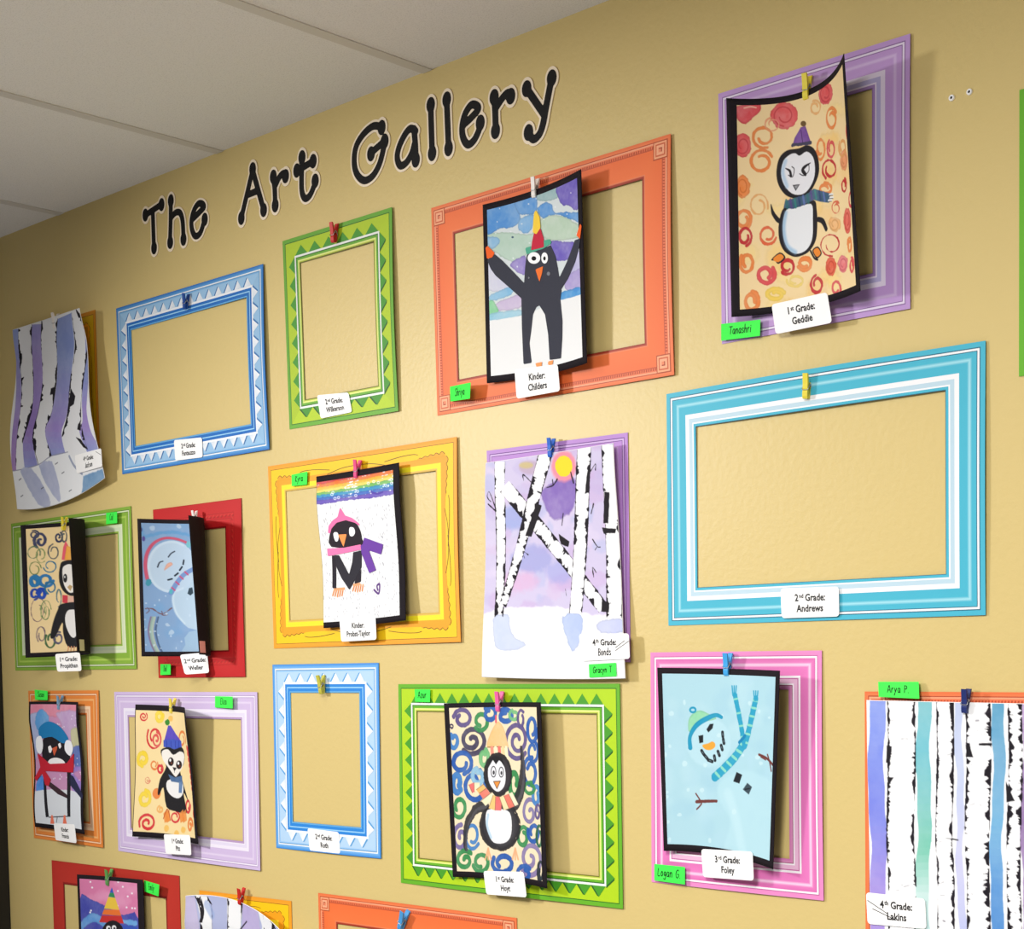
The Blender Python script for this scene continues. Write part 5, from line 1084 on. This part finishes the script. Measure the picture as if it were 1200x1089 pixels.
HAND = {  # pen strokes, unit x-height box, baseline y=0
 'T': (.75, [[(0, 1.5), (.75, 1.5)], [(.38, 1.5), (.36, 0)]]), 'a': (.62, [[(.5, .85), (.2, .95), (.02, .5), (.15, .05), (.42, .2), (.5, .85), (.52, .1), (.6, 0)]]),
 'n': (.6, [[(.02, .95), (.04, 0)], [(.04, .5), (.2, .9), (.42, .85), (.48, 0)]]), 's': (.5, [[(.45, .85), (.15, .95), (.05, .7), (.4, .35), (.3, .02), (0, .08)]]),
 'h': (.6, [[(.03, 1.7), (.03, 0)], [(.04, .5), (.22, .9), (.42, .8), (.46, 0)]]), 'r': (.48, [[(.03, .95), (.05, 0)], [(.05, .5), (.2, .9), (.42, .9)]]), 'i': (.28, [[(.1, .9), (.1, 0)], [(.1, 1.25), (.13, 1.32)]]),
 'S': (.65, [[(.58, 1.4), (.25, 1.55), (.03, 1.2), (.5, .6), (.45, .08), (.1, 0), (0, .25)]]), 'y': (.58, [[(.02, .95), (.22, .2)], [(.5, .95), (.22, .1), (0, -.6)]]), 'z': (.5, [[(.02, .9), (.42, .9), (.02, .05), (.46, .05)]]),
 'K': (.65, [[(.05, 1.5), (.05, 0)], [(.55, 1.45), (.08, .7), (.58, 0)]]), 'G': (.8, [[(.7, 1.35), (.4, 1.55), (.05, 1), (.1, .25), (.4, 0), (.7, .3), (.7, .7), (.4, .7)]]), 'c': (.52, [[(.45, .85), (.2, .95), (.02, .5), (.15, .05), (.45, .12)]]),
 'L': (.62, [[(.05, 1.5), (.03, .05), (.55, .03)]]), 'o': (.58, [[(.25, .95), (.02, .5), (.2, 0), (.48, .4), (.3, .93), (.2, .92)]]), 'g': (.58, [[(.45, .85), (.15, .9), (.05, .4), (.3, .15), (.46, .9), (.45, -.3), (.2, -.6), (0, -.4)]]), '.': (.25, [[(.08, .02), (.12, .05)]]),
 'A': (.72, [[(0, 0), (.33, 1.5), (.65, 0)], [(.12, .5), (.55, .5)]]), 'P': (.62, [[(.05, 1.5), (.05, 0)], [(.05, 1.45), (.5, 1.35), (.5, .85), (.06, .75)]]), 'E': (.62, [[(.5, 1.45), (.05, 1.5), (.05, 0), (.52, .03)], [(.05, .78), (.42, .78)]]), 'l': (.25, [[(.1, 1.6), (.1, 0)]]),
 'e': (.55, [[(.03, .5), (.45, .55), (.3, .95), (.05, .7), (.08, .15), (.45, .08)]]), 'u': (.58, [[(.02, .95), (.08, .1), (.38, .1), (.46, .95), (.48, 0)]]), 'm': (.85, [[(.02, .95), (.03, 0)], [(.03, .5), (.2, .9), (.36, .8), (.38, 0)], [(.38, .5), (.55, .9), (.72, .8), (.74, 0)]]),
 'C': (.7, [[(.6, 1.35), (.35, 1.55), (.05, 1), (.1, .25), (.35, 0), (.62, .2)]]), 'D': (.7, [[(.06, 1.5), (.06, 0)], [(.06, 1.5), (.5, 1.3), (.6, .6), (.4, .1), (.04, 0)]]), 'B': (.66, [[(.05, 1.5), (.05, 0)], [(.05, 1.5), (.48, 1.35), (.4, .85), (.08, .78), (.52, .65), (.5, .12), (.03, 0)]]),
 'd': (.6, [[(.45, .8), (.15, .92), (.03, .4), (.2, .02), (.45, .3)], [(.48, 1.6), (.48, 0)]]), 'J': (.55, [[(.45, 1.5), (.42, .2), (.2, 0), (.02, .25)]]), 'k': (.55, [[(.05, 1.6), (.05, 0)], [(.42, .9), (.07, .4), (.46, 0)]]), ' ': (.5, [])}

def hand_mesh(txt, Q, x, y, xh, wd, name, m, parent, th=.0008, slant=.08):
    V, Fc = [], []
    for ch in txt:
        adv, strokes = HAND[ch]
        for st in strokes:
            P = smooth_line([(x + (p[0] + p[1] * slant) * xh, y - p[1] * xh) for p in st], 4)
            for a, b_ in zip(P[:-1], P[1:]):
                d = b_ - a; L = np.hypot(*d) + 1e-9; d = d / L * wd / 2; n = np.array([-d[1], d[0]]); b0 = len(V)
                for q in (a - d * .6 + n, b_ + d * .6 + n, b_ + d * .6 - n, a - d * .6 - n): V.append(Q.w(q[0], q[1], th))
                Fc.append((b0, b0 + 1, b0 + 2, b0 + 3))
        x += (adv + .18) * xh
    return link(name, mesh_of(V, Fc), m, parent)
def hand_w(t, xh): return sum(HAND[c_][0] + .18 for c_ in t) * xh

def depth_on(sh, p, off=.0022):
    """depth of the sheet surface seen at p (or of the nearest point of its edge)"""
    g = (.3, .5) if sh.name in ('A7', 'A8') else (.5, .7)
    u, v = sh.uv(np.array([p[0]]), np.array([p[1]]), g); w_ = sh.w(np.clip(u, 0, 1), np.clip(v, 0, 1))
    return float(-w_[0][1]) + off

def card(q, d, l1, sup, l1b, l2, label, hand=False, slash=None):
    if isinstance(d, str): d = [depth_on(SH[d], p) for p in q]
    Q = Quad(q, d); cc = sum(Q.c) / 4; r = empty('grade_card', cc)
    tag(r, label, 'card', 'white grade cards'); plate('card', Q, min(Q.W, Q.H) * .12, .0006, M_WHITE, r)
    S = Q.H * .33; sx = .86; th = .0008
    a, b_, c_ = text_w(l1, S, sx) if l1 else 0, text_w(sup, S * .62, sx) if sup else 0, text_w(l1b, S, sx) if l1b else 0
    tot = (S * .72 + b_ + c_) if sup else a
    if tot > Q.W * .8: k_ = Q.W * .8 / tot; S *= k_; a *= k_; b_ *= k_; c_ *= k_; tot *= k_
    x = Q.W * .5 - tot / 2
    runs = [(l1, x, Q.H * .44, S)]
    if sup: runs += [(sup, x + S * .5, Q.H * .44 - S * .3, S * .62), (l1b, x + S * .74 + b_, Q.H * .44, S)]
    if not hand:
        s2 = min(S, S * Q.W * .84 / max(text_w(l2, S, sx), 1e-6)); runs += [(l2, Q.W * .5 - text_w(l2, s2, sx) / 2, Q.H * .80, s2)]
    type_mesh(runs, Q, th, 'printed_text', M_INK, r, sx=sx)
    if hand:
        xh = Q.H * .17; hand_mesh(l2, Q, Q.W * .5 - hand_w(l2, xh) / 2, Q.H * .82, xh, Q.H * .035, 'handwriting', M_INK, r)
    if slash:
        V, Fc = [], []
        for (x0, y0, x1, y1) in slash:
            a_, b2 = np.array([x0 * Q.W, y0 * Q.H]), np.array([x1 * Q.W, y1 * Q.H]); dd = (b2 - a_) / np.hypot(*(b2 - a_)); n = np.array([-dd[1], dd[0]]) * Q.H * .012; k0 = len(V)
            for p in (a_ + n, b2 + n, b2 - n, a_ - n): V.append(Q.w(p[0], p[1], .0008))
            Fc.append((k0, k0 + 1, k0 + 2, k0 + 3))
        link('pen_line', mesh_of(V, Fc), M_INK, r)

G1, G2_, G3_, G4_ = ('1', 'st', 'Grade:'), ('2', 'nd', 'Grade:'), ('3', 'rd', 'Grade:'), ('4', 'th', 'Grade:')
CL = 'white rounded card reading %s below %s'
card([(904.4, 356.9), (969.5, 342.5), (975.2, 378.2), (909.3, 391.9)], 'A5', *G1, 'Geddie', CL % ('1st Grade', 'the slim penguin on orange swirls'))
card([(914.9, 689.8), (983.2, 687.6), (983.6, 722.6), (916.3, 724.8)], .005, *G2_, 'Andrews', CL % ('2nd Grade', 'the opening of the empty teal frame'))
card([(822, 995.1), (882.1, 998.3), (883.5, 1032.4), (824.2, 1028)], 'A16', *G3_, 'Foley', CL % ('3rd Grade', 'the snowman with raised scarf'))
card([(1015, 1045.9), (1084.2, 1053.5), (1086, 1089), (1017, 1083)], 'A17', *G4_, 'Lakins', CL % ('4th Grade', 'the tall birch stripes at right edge'), slash=[(.02, .25, .36, .62), (.1, .5, .5, .8)])
card([(603.2, 433.4), (653.7, 426.8), (656.4, 458.4), (605.7, 467.5)], 'A4', 'Kinder:', '', '', 'Childers', CL % ('Kinder', 'the penguin with raised wings'))
card([(398, 725.2), (440.2, 723.1), (441.3, 749.9), (400.1, 752.2)], 'A9', 'Kinder:', '', '', 'Probst-Taylor', CL % ('Kinder', 'the pink scarf penguin'))
card([(678.6, 743), (737, 742.4), (738.3, 772.2), (681.9, 775)], 'A10', *G4_, 'Bonds', 'white rounded card reading 4th Grade on the lower right corner of the sunny birch painting', hand=True, slash=[(.72, .55, .92, .28), (.72, .66, 1.0, .3)])
card([(204, 516), (236.7, 512.7), (237.7, 536), (205.7, 540)], .005, *G2_, 'Fantauzzo', CL % ('2nd Grade', 'the opening of the wide blue frame'))
card([(371.7, 463.3), (408.5, 460), (412.8, 483), (376, 490.7)], .005, *G2_, 'Wilkerson', CL % ('2nd Grade', 'the opening of the empty green triangle frame'))
card([(566.8, 1020.9), (613.9, 1022), (617.4, 1051.9), (570.2, 1048.3)], 'A15', *G1, 'Hoyt', CL % ('1st Grade', 'the penguin on blue and green swirls'))
card([(360.6, 970.8), (397, 975.4), (398.9, 1000.7), (363.2, 996.9)], .004, *G2_, 'Roth', CL % ('2nd Grade', 'the opening of the narrow light blue frame'))
card([(192.1, 977.8), (222.8, 978.8), (224.4, 1002.6), (194.5, 1000.6)], 'A13', *G1, 'Pitz', CL % ('1st Grade', 'the small penguin with the tall purple hat'))
card([(63.2, 964.9), (87.5, 966.4), (89.9, 988.4), (65.4, 984.7)], 'A12', 'Kinder:', '', '', 'Francis', CL % ('Kinder', 'the penguin with red scarf and ear muffs'))
card([(64.7, 766.7), (93.6, 764.5), (95.8, 786.5), (67.3, 787.4)], (.05, .022, .022, .05), *G1, 'Propithan', CL % ('1st Grade', 'the strongly curled penguin painting'))
card([(210.8, 767.6), (242.7, 764.7), (245.2, 788.8), (216.6, 790.8)], (.045, .01, .01, .045), *G2_, 'Weller', CL % ('2nd Grade', 'the curled snowman painting'))
card([(87.8, 533.8), (118.6, 525.4), (120, 546.9), (90.2, 555.3)], 'A1', *G4_, 'Jackson', 'white rounded card reading 4th Grade stuck on the birch painting at far left', hand=True, slash=[(.8, .1, .98, .35)])

def note(q, d, txt, label, k=.20, y=.68):
    if isinstance(d, str): d = [depth_on(SH[d], p) for p in q]
    Q = Quad(q, d); cc = sum(Q.c) / 4; r = empty('sticky_note', cc); tag(r, label, 'sticky note', 'green handwritten notes')
    plate('paper', Q, .0006, .0003, M_GREEN, r)
    xh = Q.H * k; w = hand_w(txt, xh)
    if w > Q.W * .86: xh *= Q.W * .86 / w; w = Q.W * .86
    hand_mesh(txt, Q, (Q.W - w) / 2, Q.H * y, xh, max(.0012, Q.H * .05), 'handwriting', M_MARK, r, th=.0006)
NL = 'bright green handwritten note %s'
note([(845.2, 379.9), (891.2, 374.6), (890.6, 393.7), (845.2, 399.4)], (.006, .010, .009, .006), 'Tanashri', NL % 'on the lower left corner of the purple frame', .3)
note([(527.3, 453.3), (551.7, 448.3), (550.7, 467.3), (528, 470.7)], (.005, .025, .02, .005), 'Shriya', NL % 'on the lower left corner of the orange frame', .3)
note([(341.7, 556.6), (360.4, 552.7), (359.7, 568.1), (341.9, 569.9)], .006, 'Kyra', NL % 'on the upper left of the yellow frame', .33)
note([(690.1, 778.8), (721.8, 776.9), (722.6, 792.6), (690.7, 794.2)], 'A10', 'Gracyn T', NL % 'at the bottom right of the sunny birch painting', .3)
note([(766.9, 1012.7), (802.7, 1016.3), (802.7, 1036.9), (766.9, 1032)], (.005, .008, .010, .006), 'Logan G.', NL % 'on the lower left corner of the pink frame', .3)
note([(1029.2, 799.3), (1076.6, 799.3), (1077.4, 819.1), (1029.8, 816.9)], (.004, .006, .012, .010), 'Arya P.', NL % 'above the birch stripes at the right', .3)
note([(485.9, 807.9), (504.3, 807.9), (503.9, 823.2), (486.7, 822.5)], .005, 'Azur', NL % 'on the upper left corner of the wide green triangle frame', .33)
note([(252.1, 816.1), (272.7, 816.6), (272.7, 830.4), (252.1, 829.3)], (.005, .012, .012, .005), 'Eliza', NL % 'on the upper right of the pale lilac frame', .33)
note([(40.6, 808.4), (55.8, 809.8), (55.8, 820.8), (41.2, 820.2)], .008, 'Susan', NL % 'on the top left of the narrow orange striped frame', .33)
note([(124.5, 601.2), (137.3, 599.9), (137.3, 613.2), (124.5, 614.5)], (.004, .012, .012, .004), 'Cal', NL % 'on the upper right corner of the lime green frame', .35)
note([(188, 778.5), (200, 778.5), (200, 790.8), (188, 791.3)], (.004, .012, .010, .004), 'Dul', NL % 'on the lower left corner of the bright red frame', .35)
note([(168.8, 1031.8), (186.8, 1037), (185.8, 1050.8), (169.5, 1045)], (.006, .02, .02, .006), 'Emily', NL % 'on the brick red frame right of the rainbow hat penguin', .33)

# ------------------------------------------------------------------ clothespins
def clothespin(top, bot, d, col, label, wd=.0095):
    a, b_ = at(*top, d), at(*bot, d); L = np.linalg.norm(a - b_); k = L / .040; up = (a - b_) / L
    X = np.array([up[2], 0, -up[0]]); X /= np.linalg.norm(X)
    r = empty('clothespin', b_); tag(r, label, 'clothespin', 'coloured clothespins')
    key = 'pin_%d_%d_%d' % col; m = bpy.data.materials.get(key) or solid(key, col, .5, .2, 300)
    ky = min(k, 1.15)
    T = lambda x, o, z: tuple(b_ + X * x * k + up * z * k + np.array([0, -o * ky, 0]))
    prof = [(.0004, 0), (.0030, .0004), (.0046, .004), (.0054, .010), (.0048, .0135), (.0058, .016), (.0066, .024), (.0096, .0395), (.0088, .040), (.0062, .0385), (.0030, .026), (.0012, .0235), (.0012, .020), (.0022, .018), (.0018, .0155), (.0004, .013), (.0009, .009), (.0004, .005)]
    for sgn in (1, -1):
        V = [T(x, o * sgn, z) for x in (-wd / 2, wd / 2) for (o, z) in prof]; n = len(prof)
        Fc = [tuple(range(n)), tuple(range(2 * n - 1, n - 1, -1))] + [(i, (i + 1) % n, (i + 1) % n + n, i + n) for i in range(n)]
        link('prong', mesh_of(V, Fc), m, r)
    V, Fc = [], []                                     # wire spring: coil and the two loops over the prongs
    def tube(P, rad, N=7):
        b0 = len(V); P = [np.array(p) for p in P]
        for i, p in enumerate(P):
            t = P[min(i + 1, len(P) - 1)] - P[max(i - 1, 0)]; t /= np.linalg.norm(t); h = np.array([0, 0, 1.]) if abs(t[2]) < .9 else np.array([1., 0, 0])
            e1 = np.cross(t, h); e1 /= np.linalg.norm(e1); e2 = np.cross(t, e1)
            for j in range(N): an = 6.283 * j / N; V.append(tuple(p + rad * (e1 * math.cos(an) + e2 * math.sin(an))))
        for i in range(len(P) - 1):
            for j in range(N): Fc.append((b0 + i * N + j, b0 + i * N + (j + 1) % N, b0 + (i + 1) * N + (j + 1) % N, b0 + (i + 1) * N + j))
    coil = [T(-wd * .62 + wd * 1.24 * i / 60, .0020 * math.cos(i * .9), .0218 + .0020 * math.sin(i * .9)) for i in range(61)]
    tube(coil, .00055)
    for sgn in (1, -1):
        tube([T(wd * .62, .002 * sgn, .0218), T(wd * .60, .0062 * sgn, .0145), T(wd * .45, .0060 * sgn, .0140), T(-wd * .45, .0060 * sgn, .0140), T(-wd * .60, .0062 * sgn, .0145), T(-wd * .62, .002 * sgn, .0218)], .00055)
    link('spring', mesh_of(V, Fc), M_METAL, r, True)
PN = '%s clothespin %s'
Yc, Rd, Bl, Nv, Pk, Wh, Sk, Gn = (226, 208, 60), (196, 40, 40), (30, 96, 196), (22, 40, 104), (232, 96, 160), (236, 228, 220), (60, 160, 224), (96, 160, 84)
clothespin((945.8, 87), (945.0, 117), .014, Yc, PN % ('yellow', 'holding the slim penguin on orange swirls'))
clothespin((627.3, 208), (626.3, 232), .014, Wh, PN % ('white', 'holding the penguin with raised wings'))
clothespin((947.2, 438), (944.5, 467.6), .011, Yc, PN % ('bright yellow', 'on the empty teal frame'))
clothespin((391.5, 261), (391, 284.5), .011, Rd, PN % ('red', 'on the empty green triangle frame'))
clothespin((217.9, 344), (216.9, 362.8), .011, (14, 70, 150), PN % ('dark blue', 'on the empty wide blue frame'))
clothespin((646, 513.5), (645.2, 536), .015, Bl, PN % ('blue', 'holding the birch painting with a sun'))
clothespin((419, 539), (417.5, 560.5), .014, (222, 70, 130), PN % ('magenta', 'holding the pink scarf penguin'))
clothespin((852.9, 765.5), (851.8, 792.2), .014, Sk, PN % ('sky blue', 'holding the snowman with the green hat'))
clothespin((1132.5, 807.5), (1130.8, 836), .014, Nv, PN % ('navy blue', 'holding the large birch painting at right'))
clothespin((585.3, 810.5), (584.3, 834.2), .014, Pk, PN % ('pink', 'holding the penguin on blue swirls'))
clothespin((375.6, 791.4), (377.2, 813.7), .011, (190, 182, 64), PN % ('olive yellow', 'on the narrow light blue frame'))
clothespin((202.4, 818.4), (201, 836), .016, (236, 214, 84), PN % ('pale yellow', 'holding the small purple hat penguin'))
clothespin((70.4, 815.4), (69.5, 832), .014, (120, 160, 190), PN % ('grey blue', 'holding the penguin in the red scarf'))
clothespin((75.7, 606), (73.9, 621.5), .032, (228, 208, 60), PN % ('yellow', 'at the top of the curled penguin painting'))
clothespin((227.8, 598.4), (228.4, 613.5), .020, Wh, PN % ('white', 'at the top of the curled snowman painting'))
clothespin((64.6, 366.8), (65, 386), .013, Wh, PN % ('white', 'behind the top edge of the far left birch painting'))
clothespin((127.7, 1019), (126.5, 1038), .014, Gn, PN % ('green', 'holding the rainbow hat penguin'))
clothespin((282.8, 1041), (281.6, 1060.5), .016, (196, 36, 30), PN % ('dark red', 'holding the curled birch painting at the bottom'))
clothespin((475, 1067.8), (468.7, 1090), .011, (70, 150, 210), PN % ('tilted light blue', 'on the orange frame at the bottom'))

# ------------------------------------------------------------------ light
def area(name, loc, size, power, col, rot=(0, 0, 0), sy=None):
    l = bpy.data.lights.new(name, 'AREA'); l.energy = power; l.size = size; l.color = col; l.shape = 'RECTANGLE'; l.size_y = sy or size
    o = bpy.data.objects.new(name, l); o.location = loc; o.rotation_euler = rot; COL.objects.link(o); return o
NE = (1, .99, .97)
area('ceiling_light', (0, -1.25, ZC - .02), .6, 8, NE, sy=1.2)
area('ceiling_light', (1.4, -2.2, ZC - .02), .6, 101, NE, sy=1.2)
l = bpy.data.lights.new('added_key_spot', 'SPOT'); l.energy = 215; l.spot_size = math.radians(75); l.spot_blend = 1; l.shadow_soft_size = .13; l.color = NE  # added key spot: throws shadows rightward, soft cone dims the wall's left end
o = bpy.data.objects.new('added_key_spot', l); o.location = (-1.5, -2.2, 2.3); COL.objects.link(o)
o.rotation_euler = (mathutils.Vector((.3, 0, 1.15)) - mathutils.Vector(o.location)).to_track_quat('-Z', 'Y').to_euler()
w = bpy.data.worlds.new('room_light'); bpy.context.scene.world = w; w.use_nodes = True
w.node_tree.nodes['Background'].inputs[0].default_value = (1, .98, .96, 1); w.node_tree.nodes['Background'].inputs[1].default_value = .10

# ------------------------------------------------------------------ camera object
import mathutils
cam = bpy.data.cameras.new('camera'); co = bpy.data.objects.new('camera', cam); COL.objects.link(co)
R_ = mathutils.Matrix(((M[0][0], -M[1][0], -M[2][0]), (M[0][1], -M[1][1], -M[2][1]), (M[0][2], -M[1][2], -M[2][2])))
co.matrix_world = mathutils.Matrix.Translation(tuple(C)) @ R_.to_4x4()
cam.sensor_width = 36; cam.sensor_fit = 'HORIZONTAL'; cam.lens = F / 1200 * 36
cam.shift_x = (600 - CX) / 1200; cam.shift_y = (CY - 544.5) / 1200
cam.clip_start = .05
sc = bpy.context.scene; sc.camera = co
sc.view_settings.view_transform = 'Standard'; sc.view_settings.look = 'None'
